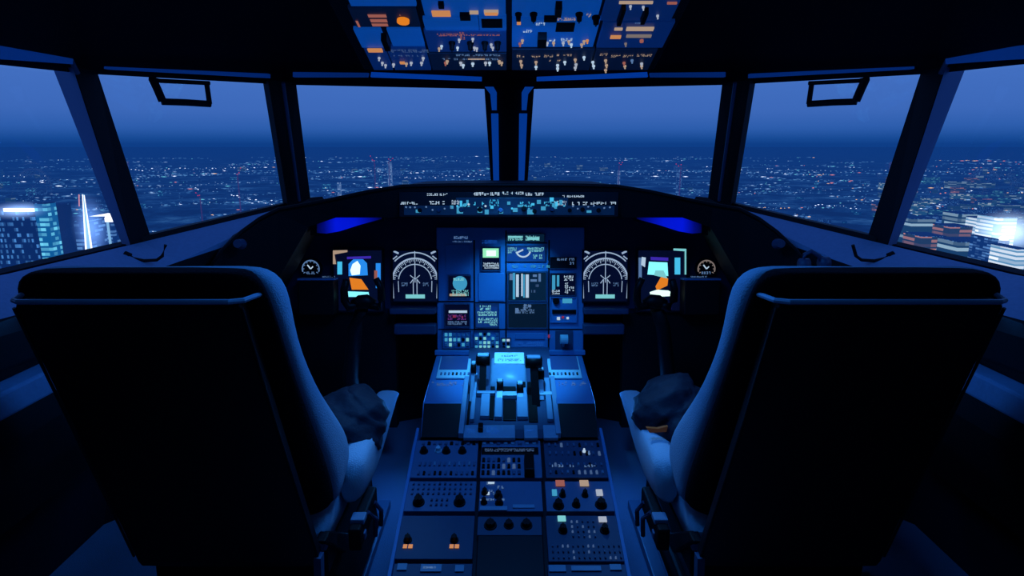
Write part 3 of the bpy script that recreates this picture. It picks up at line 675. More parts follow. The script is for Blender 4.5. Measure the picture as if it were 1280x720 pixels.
lettering(fl_, L4(fl_, (608, 604, 620, 608), (605, 614, 616, 617), (622, 609, 632, 613), (600, 625, 631, 628), (616, 616, 619, 621)), 'w_dim', B2m, .006)
patch(fl_, [(610, 604.5, 618, 607), (607, 617, 612, 621)], 'w', B2m, 'lit_legend', .0065); patch(fl_, [(600, 635, 634, 640), (641, 633, 668, 637)], 'quad', B2m, 'pale_strip', .005, .002)
for x, m in ((700, 'salmon'), (730, 'cream')): patch(fl_, [(x-5.5, 603.5, x+5.5, 610)], m, B3m, 'lit_button', .006, .004)
patch(fl_, [(690, 615, 696, 622)], 'teal', B3m, 'small_lamp', .006, .004); patch(fl_, [(745, 615, 753, 622)], 'lamp_w', B3m, 'small_lamp', .006, .004)
for x, y, r in ((703, 621, 4), (731, 621, 4), (698, 634, 6.5), (720, 633, 5), (751, 633, 7)): knob(fl_, x, y, r, B3m, hgt=.018)
C1m = module(1, 645, 701, 'blank_panel', 'panel2'); C2m = module(2, 645, 730, 'knob_panel', 'panel_dark'); C3m = module(3, 645, 704, 'keypad_panel', 'panel2')
for x in (510, 568):
    knob(fl_, x, 677, 5, C1m, hgt=.016); patch(fl_, [(x-6, 682.5, x-.8, 687.5), (x+.6, 682.5, x+6, 687.5)], 'amber', C1m, 'lit_legend', .006)
plate(fl_, (597, 648, 677, 671), 'panel2', C2m, 'knob_strip', .004, .006)
for x, r in ((613, 7.5), (636, 6), (658, 7)): knob(fl_, x, 659, r, C2m, hgt=.014, base=.006)
for x, y, m in ((702, 651, 'mint'), (753, 652, 'lamp_w')): patch(fl_, [(x-5, y-3, x+5, y+3)], m, C3m, 'lit_button', .006, .004)
for x in (703.5, 755.5): knob(fl_, x, 665, 5.5, C3m, hgt=.018)
buttons(fl_, (712, 651, 746, 676), 5, 4, ['dimbutton', 'wh_dim', 'panel2'], C3m, fill=.35); buttons(fl_, (688, 681, 778, 703), 14, 3, ['dimbutton', 'wh_dim', 'panel2', 'panel2'], C3m, fill=.35)
D1m = module(1, 705, 745, 'aft_panel', 'panel2'); D3m = module(3, 706, 745, 'aft_panel', 'panel2')
patch(fl_, [(497, 707, 509, 715), (526, 708, 552, 717), (569, 709, 580, 717)], 'quad', D1m, 'pale_key', .005, .003); lettering(fl_, L4(fl_, (529, 711, 545, 714)), 'w_dim', D1m, .009)
patch(fl_, [(686, 709, 707, 717), (714, 710, 751, 716), (762, 708, 776, 715)], 'quad', D3m, 'pale_key', .005, .003)

# control display units either side of the throttles
fc = Fr(V((0, 2.1, ZP(.774)+.006)), V((0, .39, .05)))
for sx, side in ((1, 'left'), (-1, 'right')):
    X = lambda a, b: (a, b) if sx > 0 else (2*CX-b, 2*CX-a)
    def R(x0, y0, x1, y1): q = X(x0, x1); return (q[0], y0, q[1], y1)
    u0, u1, v0, v1 = fc.rect(*R(545, 446, 590, 475))
    t = thing('control_display_unit', fc.pt((u0+u1)/2, v0, -.01), 'flight computer keypad with slate screen, %s of the throttle levers' % side, 'flight computer')
    e = .25 if sx > 0 else -.25
    # body with apron and black front
    a, b = sorted((sx*-wl(2.0), sx*-.148))
    pr = [(2.27, A0[1]+.004), (2.0, fc.pt(0, (2.0-2.1)/fc.v.y).z), (1.885, A1[1]-.006), (1.865, A1[1]-.02), (1.80, A2[1]-.02), (1.80, A2[1]-.05), (2.27, A2[1]-.05)]
    MB().prism([V((a, y, z)) for y, z in pr], (b-a, 0, 0)).build('body', 'panel', t, bevel=.004)
    fz = [V((a+.004, 1.8795, A1[1]-.012)), V((b-.002, 1.8795, A1[1]-.012)), V((b-.002, 1.795, A2[1]-.016)), V((a+.004, 1.795, A2[1]-.016))]
    MB().prism(fz, (0, -.008, .004)).build('front_face', 'knob', t)
    q0, q1, q2, q3 = fc.rect(*R(548, 447, 588, 474)); MB().slab(fc, q0, q1, q2, q3, 0, .006).build('face', 'pale', t, bevel=.002)
    q0, q1, q2, q3 = fc.rect(*R(551, 448, 585, 464)); MB().slab(fc, q0, q1, q2, q3, .006, .009).build('screen', 'slate', t)
    buttons(fc, R(549, 466.5, 588, 472.5), 8, 1, ['knob', 'dimbutton'], t, 'key', .5, .006, .009)
    lettering(fc, L4(fc, R(540, 478, 586, 483)), 'w_dim', t, .003, dens=.3)

# throttle quadrant
fq = Fr(V((0, 2.03, ZP(.80)+.02)), V((0, .46, .11)))
tq = thing('throttle_quadrant', (0, 2.0, A1[1]-.05), 'brightly lit throttle quadrant with levers in the middle of the pedestal', 'throttle quadrant')
def qx(x, y):                       # outer width narrows with distance
    return x
prq = [(2.265, A0[1]+.03), (2.03, fq.o.z-.002), (1.79, fq.pt(0, (1.79-2.03)/fq.v.y).z-.002), (1.775, A2[1]-.01), (2.265, A2[1]-.05)]
MB().prism([V((-.146, y, z)) for y, z in prq], (.292, 0, 0)).build('base', 'panel2', tq)
def qs(r, m, name, h=.012, h0=0., bev=.002): 
    u0, u1, v0, v1 = fq.rect(*r); return MB().slab(fq, u0, u1, v0, v1, h0, h).build(name, m, tq, bevel=bev)
for r in ((577, 476, 583, 548), (691, 476, 697, 548)): qs(r, 'quad', 'side_cheek', .02)
for r in ((590, 470, 595, 528), (601, 496, 612, 524), (619, 480, 628, 525), (646, 482, 659, 525), (682, 476, 689, 528), (672, 478, 680, 494)): qs(r, 'quad', 'cover_strip', .014)
qs((628, 494, 646, 499), 'pale', 'cross_bar', .016); qs((596, 493, 619, 496), 'quad', 'cross_bar', .016); qs((672, 494, 690, 498), 'pale', 'cross_bar', .016)
qs((653, 483, 657, 489), 'knob', 'trim_key', .02, .014)
for r in ((585, 477, 588, 540), (612.5, 478, 618, 525), (629, 480, 645, 492), (629, 501, 645, 526), (660, 478, 671, 528)): qs(r, 'knob', 'lever_slot', .004)
qs((580, 535, 644, 551), 'quad', 'placard', .012); qs((655, 535, 672, 551), 'quad', 'placard', .012); qs((679, 535, 697, 551), 'quad', 'placard', .012)
lettering(fq, L4(fq, (584, 540, 594, 546), (608, 538, 628, 547), (657, 541, 669, 544)), 'blue_dim', tq, .0135, dens=.8)
qs((598, 538, 604, 545), 'knob', 'start_lever', .03, .012)
# rounded fairing at the top with printed placard
rows = []
for k, (yv, hh) in enumerate(((445, .012), (450, .026), (457, .034), (465, .036), (471, .03), (476, .016), (479, .0))):
    u0 = fq.hit(614-(yv-445)*.05, yv)[0]; u1 = fq.hit(657+(yv-445)*.05, yv)[0]; v = fq.hit(636, yv+6)[1]
    rows.append([fq.pt(u0, v, -.005), fq.pt(u0+.003, v, hh*.8), fq.pt(u0+.01, v, hh), fq.pt(u1-.01, v, hh), fq.pt(u1-.003, v, hh*.8), fq.pt(u1, v, -.005)])
MB().grid(rows, caps=True).build('fairing', 'quad', tq, smooth=True)
u0, u1, v0, v1 = fq.rect(618, 452, 655, 466)
pl = MB().slab(fq, u0, u1, v0, v1, .034, .039).build('fairing_placard', mat('placard_white', (225, 235, 235), .4, em=(60, 120, 150), es=.5), tq, bevel=.002)
lettering(fq, [(u0+.012, u1-.01, v0+.012, v0+.028), (u0+.01, u1-.02, v0+.04, v0+.052)], 'blue_dim', pl, .0395, dens=.9)
# levers
def lever(x0, y0, x1, y1, w, knobw, m, top):
    u0, v0 = fq.hit(x0, y0); 
    a = fq.pt(u0, v0, 0); d = P(x1, y1, a.y+.05)
    dx = V((w/F*1.1, 0, 0))
    st_ = MB().hexa([a-dx+V((0, -.012, 0)), a+dx+V((0, -.012, 0)), a+dx+V((0, .012, 0)), a-dx+V((0, .012, 0)), d-dx+V((0, -.01, 0)), d+dx+V((0, -.01, 0)), d+dx+V((0, .01, 0)), d-dx+V((0, .01, 0))]).build('lever', m, tq)
    kw = knobw/F*1.1
    kb = MB().tube([d+V((-kw, 0, .006)), d+V((-kw*.9, 0, .006)), d+V((kw*.9, 0, .006)), d+V((kw, 0, .006))], [.013, .02, .02, .013], 16).build('lever_knob', 'knob', st_, smooth=True)
    MB().box(d.x-kw*.8, d.x+kw*.8, d.y-.012, d.y+.014, d.z+.017, d.z+.027).build('knob_cap', top, st_, bevel=.003)
lever(603, 492, 604, 452, 8, 17, 'knob', 'pale'); lever(670, 505, 667, 455, 9, 20, 'knob', 'quad')
lever(589, 500, 592, 462, 4, 6, 'quad', 'pale'); lever(677, 498, 676, 470, 5, 8, 'quad', 'pale'); lever(624, 505, 625, 484, 7, 8, 'quad', 'pale'); lever(651, 506, 650, 487, 7, 8, 'quad', 'pale')

# ================================================================== OVERHEAD PANEL
q0, q1 = P(636.5, 88, 1.9), P(636.5, 0, 1.55)
fo = Fr(q0, (q1-q0)*-1)             # v runs forward-down so that up in the image is -v
class FrO(Fr): pass
fo.v = (q1-q0).normalized(); fo.u = V((1, 0, 0)); fo.n = fo.u.cross(fo.v).normalized()
if fo.n.z > 0: fo.n = -fo.n
oh = thing('overhead_panel', fo.pt(0, .3, -.03), 'blue overhead switch panel with amber lit legends hanging from the ceiling', 'switch panel')
hw = fo.hit(815, 85)[0]
def oslab(u0, u1, v0, v1, h0, h1, name, m, parent, bevel=.0015):
    return MB().slab(fo, u0, u1, v0, v1, h0, h1).build(name, m, parent, bevel=bevel)
vtop = fo.hit(636, -120)[1]
oslab(-hw-.012, hw+.012, -.012, vtop, -.05, -.008, 'housing', 'panel_dark', oh)
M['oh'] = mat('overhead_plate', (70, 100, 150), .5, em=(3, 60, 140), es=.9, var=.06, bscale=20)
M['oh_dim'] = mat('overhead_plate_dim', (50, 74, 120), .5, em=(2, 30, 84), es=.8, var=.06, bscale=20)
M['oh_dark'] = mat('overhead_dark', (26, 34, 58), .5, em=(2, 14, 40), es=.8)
def op(r, m, name='switch_plate'): return plate(fo, r, m, oh, name, -.008, .002)
def olet(rects, m, p, dens=.9): lettering(fo, L4(fo, *rects), m, p, .004, dens=dens)
def opatch(rects, m, p, name, h=.004, hh=.004): return patch(fo, rects, m, p, name, h, hh)
# column A
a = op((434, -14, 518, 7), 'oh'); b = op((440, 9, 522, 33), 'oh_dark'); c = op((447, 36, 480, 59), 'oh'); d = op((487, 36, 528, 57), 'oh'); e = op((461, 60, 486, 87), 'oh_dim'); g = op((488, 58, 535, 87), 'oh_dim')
patch(fo, [(460, 16, 483, 20), (463, 22, 484, 26), (465, 27.5, 485, 31)], 'salmon', b, 'lit_readout'); patch(fo, [(446, 24, 449, 32)], 'salmon', b, 'lit_mark')
u, v = fo.hit(504, 24); MB().cyl(fo, u, v, .015, .015, .002, .008, 14).build('lit_dial', 'orange_px', b); olet([(491, 16, 505, 18)], 'salmon', b)
opatch([(479, 40, 486, 54)], 'knob', c, 'guarded_switch', .002, .02); opatch([(460, 58.5, 478, 62)], 'amber', e, 'lit_legend')
for x, y in ((474, 71), (478, 77), (482, 80)): toggle(fo, x, y, 2, e, 'lamp_w', base=.002)
olet([(488, 60, 536, 64), (492, 67, 530, 69)], 'wh_dim', g); opatch([(500, 75, 506, 77)], 'amber', g, 'lit_legend')
for x, y in ((492, 79), (508, 78), (514, 77), (527, 77), (529, 71)): toggle(fo, x, y, 2.2, g, random.choice(['lamp_w', 'cream']), base=.002)
# column B
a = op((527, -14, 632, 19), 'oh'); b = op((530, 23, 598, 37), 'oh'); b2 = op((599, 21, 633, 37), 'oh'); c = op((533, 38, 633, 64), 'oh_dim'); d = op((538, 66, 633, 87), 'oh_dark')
opatch([(548, 0, 555, 5), (575, 14, 588, 20)], 'knob', a, 'rotary_stop', .002, .01); opatch([(540, 11, 563, 17)], 'amber', a, 'lit_legend'); opatch([(587, 11, 598, 14), (605, 10, 623, 14)], 'cream', a, 'lit_legend')
patch(fo, [(606, 11, 622, 15)], 'amber', a, 'lit_legend', .009)
opatch([(602, 22.5, 628, 32)], 'knob', b2, 'readout_window', .002, .004)
olet([(546, 40, 578, 43.5), (580, 41, 625, 43), (575, 38, 582, 48)], 'salmon', c); 
for x in (565, 588, 606, 622): knob(fo, x, 52, 4, c, hgt=.02, base=.002)
for x, y in ((549, 59), (552, 56), (572, 58), (574, 48), (593, 58), (596, 59), (591, 47), (614, 54), (616, 58)): toggle(fo, x, y, 2, c, random.choice(['lamp_w', 'cream', 'w']), base=.002)
olet([(553, 71, 628, 73.5), (570, 66, 626, 68.5)], 'w_dim', d)
for x, y, m in ((557, 77, 'salmon'), (559, 75, 'cream'), (576, 77, 'lamp_w'), (579, 80, 'w'), (591, 78, 'w'), (607, 77, 'lamp_w'), (612, 77, 'w'), (624, 75, 'cream'), (627, 77, 'cream')): toggle(fo, x, y, 2.3, d, m, base=.002)
patch(fo, [(585, 71, 606, 72.5)], 'cream', d, 'lit_legend', .005)
# column C
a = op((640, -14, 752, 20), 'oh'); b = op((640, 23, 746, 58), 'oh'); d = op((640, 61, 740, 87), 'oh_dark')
opatch([(694, 0, 702, 11)], 'knob', a, 'guarded_switch', .002, .02)
for x, y, r in ((648, 16, 4), (667, 16, 4.5), (724, 16, 4.5), (745, 20, 5)): knob(fo, x, y, r, a, hgt=.018, base=.002)
opatch([(646, 15, 651, 18)], 'amber', a, 'lit_mark', .024, .002); opatch([(680, 18, 696, 22)], 'knob', a, 'guard_bar', .002, .01); olet([(697, 20, 720, 24), (733, 15, 739, 20)], 'cream', a)
opatch([(695, 27, 718, 37)], 'knob', b, 'readout_window', .002, .004); opatch([(672, 39, 683, 50)], 'knob', b, 'guarded_switch', .002, .02)
olet([(670, 26, 682, 30), (654, 35, 666, 39), (682, 47, 695, 50), (701, 46, 716, 50)], 'w', b)
for x, y, m in ((650, 53, 'salmon'), (653, 49, 'cream'), (684, 52, 'lamp_w'), (692, 52, 'cream'), (704, 52, 'lamp_w'), (711, 50, 'cream'), (714, 54, 'w'), (727, 54, 'cream'), (734, 49, 'amber'), (730, 50, 'cream')): toggle(fo, x, y, 2.2, b, m, base=.002)
olet([(646, 67, 656, 70), (664, 68, 676, 70), (680, 67, 692, 70), (696, 66, 716, 68.5), (686, 73, 702, 75)], 'cream', d)
for x, y, m in ((651, 75, 'cream'), (652, 80, 'cream'), (670, 76, 'cream'), (670, 82, 'w'), (697, 80, 'w'), (697, 84, 'w'), (719, 73, 'cream'), (720, 79, 'lamp_w'), (719, 83, 'lamp_w'), (706, 76, 'w'), (730, 70, 'w')): toggle(fo, x, y, 2.2, d, m, base=.002)
# column D
a = op((756, -14, 848, 25), 'oh_dim'); b = op((750, 27, 836, 59), 'oh_dim'); d = op((742, 61, 816, 87), 'oh_dark')
opatch([(774, -1, 816, 1)], 'cream', a, 'lit_legend'); opatch([(834, 0, 846, 1.5)], 'salmon', a, 'lit_legend'); opatch([(774, 4, 779, 24), (803, 8, 808, 22)], 'knob', a, 'guarded_switch', .002, .016)
for x, y in ((788, 6), (804, 7), (822, 18)): toggle(fo, x, y, 2, a, 'lamp_w', base=.002)
opatch([(768, 32.5, 778, 34.5), (783, 31.5, 817, 35)], 'cream', b, 'lit_legend'); opatch([(763, 42, 776, 45)], 'amber', b, 'lit_legend'); opatch([(783, 41, 814, 43.5)], 'tan_dim', b, 'lit_legend')
u, v = fo.hit(802, 49); MB().cyl(fo, u, v, .005, .005, .002, .008, 10).build('lit_lamp', 'salmon', b); toggle(fo, 782, 53, 2, b, 'tan_dim', base=.002); olet([(794, 26, 802, 28)], 'w_dim', b)
olet([(750, 65, 760, 68), (764, 67, 776, 70), (779, 67, 792, 70), (796, 66, 815, 69)], 'cream', d)
for x, y, m in ((741, 76, 'w'), (742, 81, 'w'), (757, 74, 'cream'), (758, 80, 'cream'), (757, 86, 'cream'), (780, 77, 'salmon'), (781, 81, 'cream'), (790, 74, 'w_dim'), (802, 78, 'lamp_w'), (802, 81, 'cream')): toggle(fo, x, y, 2.2, d, m, base=.002)

# ================================================================== SEATS
def yplate(dz): return 1.0+(dz-.25)*.374      # dz: drop below eye
def seat(sx, side):
    t = thing('pilot_seat', (sx, 1.45, 0), 'dark high backed pilot seat on the %s, seen from behind with pale side bolsters' % side, 'seat')
    s = -1 if sx < 0 else 1             # inboard direction is -s
    pv = lambda x, y, dz: V((sx+x, y, ZC-dz))
    # back shell plate, slightly bowed, rounded top corners
    rows = []
    for dz, hw, off in ((.248, .176, .022), (.25, .181, .008), (.258, .183, 0), (.30, .184, 0), (.5, .188, 0), (.7, .194, 0), (.9, .201, 0), (.92, .201, .004)):
        y = yplate(dz)+off; ring = []
        for k in range(9):
            a = -1+2*k/8; ring.append(pv(a*hw, y+.004*a*a, dz))
        for k in range(9):
            a = 1-2*k/8; ring.append(pv(a*hw*.99, y+.035, dz))
        rows.append(ring)
    MB().grid(rows, closed=True, caps=True).build('back_shell', 'shell', t, bevel=.003)
    MB().tube([pv(-.2, yplate(.25)+.05, .247), pv(-.187, yplate(.25)+.012, .2485), pv(-.17, yplate(.25)-.002, .2475), pv(.17, yplate(.25)-.002, .2475), pv(.187, yplate(.25)+.012, .2485), pv(.2, yplate(.25)+.05, .247)], .0045, 8).build('shell_top_trim', 'lip', t)
    for q in (-1, 1):
        MB().tube([pv(q*.185, yplate(.26)+.004, .26), pv(q*.189, yplate(.5)+.002, .5), pv(q*.195, yplate(.7)+.002, .7), pv(q*.201, yplate(.88)+.002, .88)], .0028, 6).build('shell_side_trim', 'shell', t)
    # backrest cushion: rear (dark) and front with deep bolsters
    stn = [(.205, .17, .085, .11), (.209, .192, .068, .128), (.222, .208, .058, .145), (.25, .218, .052, .158), (.30, .2215, .052, .145), (.354, .2225, .054, .135), (.43, .224, .062, .15), (.517, .225, .078, .19), (.61, .227, .096, .25), (.68, .228, .108, .292), (.73, .228, .114, .305), (.766, .226, .118, .288), (.80, .222, .122, .20), (.83, .21, .126, .16)]
    rear, side_l, side_r = [], [], []
    for dz, w, o0, th in stn:
        y0 = yplate(dz)+o0; y1 = yplate(dz)+th; yb = min(y0-.012, max(yplate(dz)+.036, y0-.06))
        rear.append([pv(x, yy, dz) for x, yy in ((-w+.003, y0+.014), (-w+.006, y0-.006), (-w+.02, yb+.012), (-.1, yb+.004), (.1, yb+.004), (w-.02, yb+.012), (w-.006, y0-.006), (w-.003, y0+.014), (w-.03, y0+.02), (-w+.03, y0+.02))])
        m = max(.02, (y1-y0))
        prof = [(-w+.002, y0+.012), (-w-.003, y0+m*.4), (-w+.001, y1-.014), (-w+.016, y1), (-w+.05, y1-.002), (-w+.085, y1-m*.3), (-w+.12, y0+m*.5), (0, y0+m*.42), (w-.12, y0+m*.5), (w-.085, y1-m*.3), (w-.05, y1-.002), (w-.016, y1), (w-.001, y1-.014), (w+.003, y0+m*.4), (w-.002, y0+.012), (w-.04, y0+.014), (-w+.04, y0+.014)]
        side_l.append([pv(x, yy, dz+.001) for x, yy in prof])
    MB().grid(side_l, closed=True, caps=True).build('backrest_cushion', 'wool', t, smooth=True, sub=1)
    MB().grid(rear, closed=True, caps=True).build('backrest_cover', 'cushback', t, smooth=True, sub=1)
    # seat pan with raised thigh bolsters
    pan = []
    for y, zt, hb in ((1.30, .84, .07), (1.36, .835, .08), (1.6, .84, .085), (1.85, .82, .075), (1.93, .815, .05), (1.945, .83, .03)):
        pan.append([pv(-.2, y, zt+hb), pv(-.2, y, zt+.01), pv(-.18, y, zt), pv(0, y, zt+.012), pv(.18, y, zt), pv(.2, y, zt+.01), pv(.2, y, zt+hb), pv(0, y, zt+hb+.004)])
    MB().grid(pan, closed=True, caps=True).build('seat_cushion', 'wool', t, smooth=True)
    for q in (-1, 1):
        prof = [(1.42, .76, .87), (1.48, .745, .895), (1.60, .745, .915), (1.70, .75, .905), (1.84, .757, .86), (1.91, .762, .825), (1.94, .772, .80), (1.947, .785, .79)]
        rows = []
        for y, zt, zb in prof:
            fl_y = .268; i0 = .195
            rows.append([pv(q*i0, y, zb), pv(q*i0, y, zt+.012), pv(q*(i0+.014), y, zt), pv(q*(fl_y-.014), y, zt), pv(q*fl_y, y, zt+.012), pv(q*(fl_y-.004), y, (zt+zb)/2), pv(q*(fl_y-.02), y, zb-.008), pv(q*(fl_y-.05), y, zb)])
        if q < 0: rows = [r[::-1] for r in rows]
        MB().grid(rows, closed=True, caps=True).build('thigh_bolster', 'wool2', t, smooth=True, sub=1)
    # structure underneath
    MB().box(sx-.2, sx+.2, 1.30, 1.86, ZC-.985, ZC-.90).build('pan_frame', 'black', t, bevel=.01)
    MB().prism([pv(-.19, 1.34, .985), pv(-.19, 1.80, .985), pv(-.15, 1.74, 1.13), pv(-.15, 1.40, 1.13)], (.38, 0, 0)).build('carriage', 'black', t, bevel=.01)
    MB().box(sx-.17, sx+.17, 1.34, 1.80, .0, .08).build('floor_base', 'black', t, bevel=.01)
    for q in (-1, 1):
        MB().box(sx+q*.2-.02, sx+q*.2+.02, 1.2, 1.95, 0.0, .03).build('floor_rail', 'edge', t, bevel=.004)
        MB().hexa([pv(q*.2-.012, yplate(.87)+.03, .86), pv(q*.2+.012, yplate(.87)+.03, .86), pv(q*.2+.012, yplate(.87)+.07, .86), pv(q*.2-.012, yplate(.87)+.07, .86), pv(q*.2-.012, 1.42, 1.0), pv(q*.2+.012, 1.42, 1.0), pv(q*.2+.012, 1.50, 1.0), pv(q*.2-.012, 1.50, 1.0)]).build('recline_bracket', 'black', t, bevel=.004)
    # adjuster levers on the inboard side
    ib = -s
    X = ib*.235
    MB().box(sx+min(X, X+ib*.03), sx+max(X, X+ib*.03), 1.36, 1.56, ZC-.955, ZC-.895).build('adjuster_box', 'black', t, bevel=.006)
    MB().box(sx+min(X, X+ib*.034), sx+max(X, X+ib*.034), 1.385, 1.42, ZC-.90, ZC-.885).build('adjuster_tab', 'button', t, bevel=.003)
    MB().box(sx+min(X, X+ib*.034), sx+max(X, X+ib*.034), 1.39, 1.41, ZC-.945, ZC-.925).build('adjuster_tab', 'dimbutton', t, bevel=.003)
    MB().tube([pv(X+ib*.03, 1.44, .90), pv(X+ib*.045, 1.46, .93), pv(X+ib*.04, 1.47, .985)], .006, 8).build('adjuster_lever', 'panel2', t)
    MB().tube([pv(X+ib*.03, 1.52, .92), pv(X+ib*.045, 1.53, .95), pv(X+ib*.04, 1.54, 1.0)], .006, 8).build('adjuster_lever', 'panel2', t)
    # slanted lower strut with a pale edge
    MB().hexa([pv(ib*.2-.008, 1.235, .885), pv(ib*.2+.008, 1.235, .885), pv(ib*.2+.008, 1.26, .885), pv(ib*.2-.008, 1.26, .885), pv(ib*.19-.008, 1.235, 1.12), pv(ib*.19+.008, 1.235, 1.12), pv(ib*.19+.008, 1.26, 1.12), pv(ib*.19-.008, 1.26, 1.12)]).build('rear_strut', 'edge', t)
seat(-.62, 'left'); seat(.62, 'right')

# dark cloth bundles on the seats
def bundle(s, side):
    f = (lambda p: p) if s > 0 else mir
    rows = []; c = V((-.44, 1.64, ZC-.75)) if s > 0 else V((-.45, 1.66, ZC-.725)); rnd = random.Random(3 if s > 0 else 5)
    ph = [rnd.uniform(0, 6) for _ in range(8)]
    NA, NB = 72, 40
    for i in range(NB+1):
        b = math.pi*i/NB; row = []
        for j in range(NA):
            a = 2*math.pi*j/NA
            d = V((math.sin(b)*math.cos(a), math.sin(b)*math.sin(a), math.cos(b)))
            fold = .05*math.sin(5*d.x+4*d.z*1.5+3*d.y+ph[0])+.05*(1-abs(math.sin(4*d.z-3*d.x+1.5*d.y+ph[1])))**2+.06*(1-abs(math.sin(5*d.z+5*d.y+2*d.x+ph[2])))**3+.02*math.sin(17*d.z+9*d.x+ph[4])-.09*(1-abs(math.sin(2.6*d.z+2.5*d.x+1.2*d.y+ph[3])))**6
            r = 1+fold
            k = .78 if d.z < -.2 else 1.
            row.append(f(c+V((d.x*.10*r, d.y*.13*r, d.z*(.1 if s < 0 else .094)*r*(1 if d.z > 0 else 1.1)))))
        rows.append(row)
    nm = 'dark crumpled cloth bundle lying on the left pilot seat' if s > 0 else 'dark crumpled cloth bundle with an orange tab on the right pilot seat'
    t = thing('cloth_bundle', f(c-V((0, 0, .09))), nm, 'cloth')
    MB().grid(rows, closed=True).build('folded_cloth', 'cloth', t, smooth=True)
    if s < 0:
        MB().prism([P(808, 535, 1.53), P(822, 536, 1.53), P(835, 533, 1.53), P(833, 540, 1.53), P(812, 541, 1.53)], (0, .01, 0)).build('orange_tab', 'orange', t)
bundle(1, 'left'); bundle(-1, 'right')

# small headset resting on the right sill
t = thing('headset', P(1020, 326, 1.72), 'small dark headset lying on the right sill beside the glareshield end', 'headset')
MB().tube([P(x, y, 1.72) for x, y in ((1003, 330), (1006, 318), (1014, 314), (1024, 320), (1029, 330))], .006, 8).build('headband', 'panel2', t, smooth=True)
for x, y in ((1005, 331), (1030, 329)):
    p = P(x, y, 1.72); MB().tube([p+V((-.012, 0, 0)), p+V((.012, 0, 0))], .018, 12).build('ear_cup', 'panel2', t, smooth=True)

# ================================================================== THE CITY OUTSIDE
GZ = -260.
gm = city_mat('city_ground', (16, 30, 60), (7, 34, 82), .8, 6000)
nt = gm.node_tree; b = nt.nodes['Principled BSDF']
tc = nt.nodes.new('ShaderNodeTexCoord'); nz = nt.nodes.new('ShaderNodeTexNoise'); nz.inputs['Scale'].default_value = .0035; nz.inputs['Detail'].default_value = 12; nz.inputs['Roughness'].default_value = .78
nt.links.new(tc.outputs['Object'], nz.inputs['Vector'])
cr = nt.nodes.new('ShaderNodeValToRGB'); cr.color_ramp.elements[0].position = .44; cr.color_ramp.elements[0].color = lin((6, 32, 74)); cr.color_ramp.elements[1].position = .64; cr.color_ramp.elements[1].color = lin((58, 112, 168))
x = cr.color_ramp.elements.new(.53); x.color = lin((14, 56, 110))
nt.links.new(nz.outputs['Fac'], cr.inputs[0]); nt.links.new(cr.outputs[0], b.inputs['Emission Color'])
S = 60000
struct('city_ground', MB().poly([(-S, -2000, GZ), (S, -2000, GZ), (S, S, GZ), (-S, S, GZ)]), gm, 'dark blue city plain stretching to the horizon', 'ground')
# scattered street lights, far too many to count: one object per region of colour
def gp(px, py):                          # point on the city plain
    r = ray(px, py); return O+r*((GZ-ZC)/r.z)
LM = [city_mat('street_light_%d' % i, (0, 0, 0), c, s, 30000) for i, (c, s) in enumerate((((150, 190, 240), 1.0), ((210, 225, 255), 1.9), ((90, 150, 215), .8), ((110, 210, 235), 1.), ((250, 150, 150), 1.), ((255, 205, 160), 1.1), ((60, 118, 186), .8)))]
bm = [MB() for _ in LM]
R = random.Random(11)
def lightpt(x, y, D, w, h, k, z=6):
    """a lit lamp head: small octahedron sized for its distance"""
    p = V((x, y, GZ+z)); i = len(bm[k].v)
    bm[k].v += [p+V((w, 0, 0)), p+V((0, w, 0)), p+V((-w, 0, 0)), p+V((0, -w, 0)), p+V((0, 0, h)), p+V((0, 0, -h))]
    for a in range(4): bm[k].f += [(i+a, i+(a+1) % 4, i+4), (i+(a+1) % 4, i+a, i+5)]
from mathutils import noise as mnoise
def spread(n, dmin, dmax, wmin, wmax, ang=.86, az0=0):
    for _ in range(n):
        D = math.exp(R.uniform(math.log(dmin), math.log(dmax))); az = az0+R.uniform(-ang, ang)
        x, y = D*math.sin(az), D*math.cos(az)
        if y < 500: continue
        den = mnoise.fractal(V((x/D*7, math.log(D)*9, .3)), 1., 2., 4)
        if den < R.uniform(-.25, .55): continue
        L = R.randint(1, 7); st_ = D*R.uniform(.003, .009)
        hot = den > .25
        for j in range(L):
            xx = x+(j-L/2)*st_*R.uniform(.8, 1.2); yy = y+R.uniform(-.012, .012)*D
            right = xx > .45*yy
            w = R.choices((0, 1, 2, 3, 4, 5, 6), (3, 1.6 if hot else .3, 9, 1., .2+(1.6 if right else 0), .1+(1.2 if right else 0), 12))[0]
            s_ = 1.2*D/F*R.uniform(wmin, wmax)
            lightpt(xx, yy, D, s_*R.choice((1, 1.5, 2.2, 3.5)), s_*.5, w)
spread(1500, 1100, 3200, .4, 1.)
spread(2200, 2600, 7000, .35, .85)
spread(1300, 6000, 14000, .3, .7)
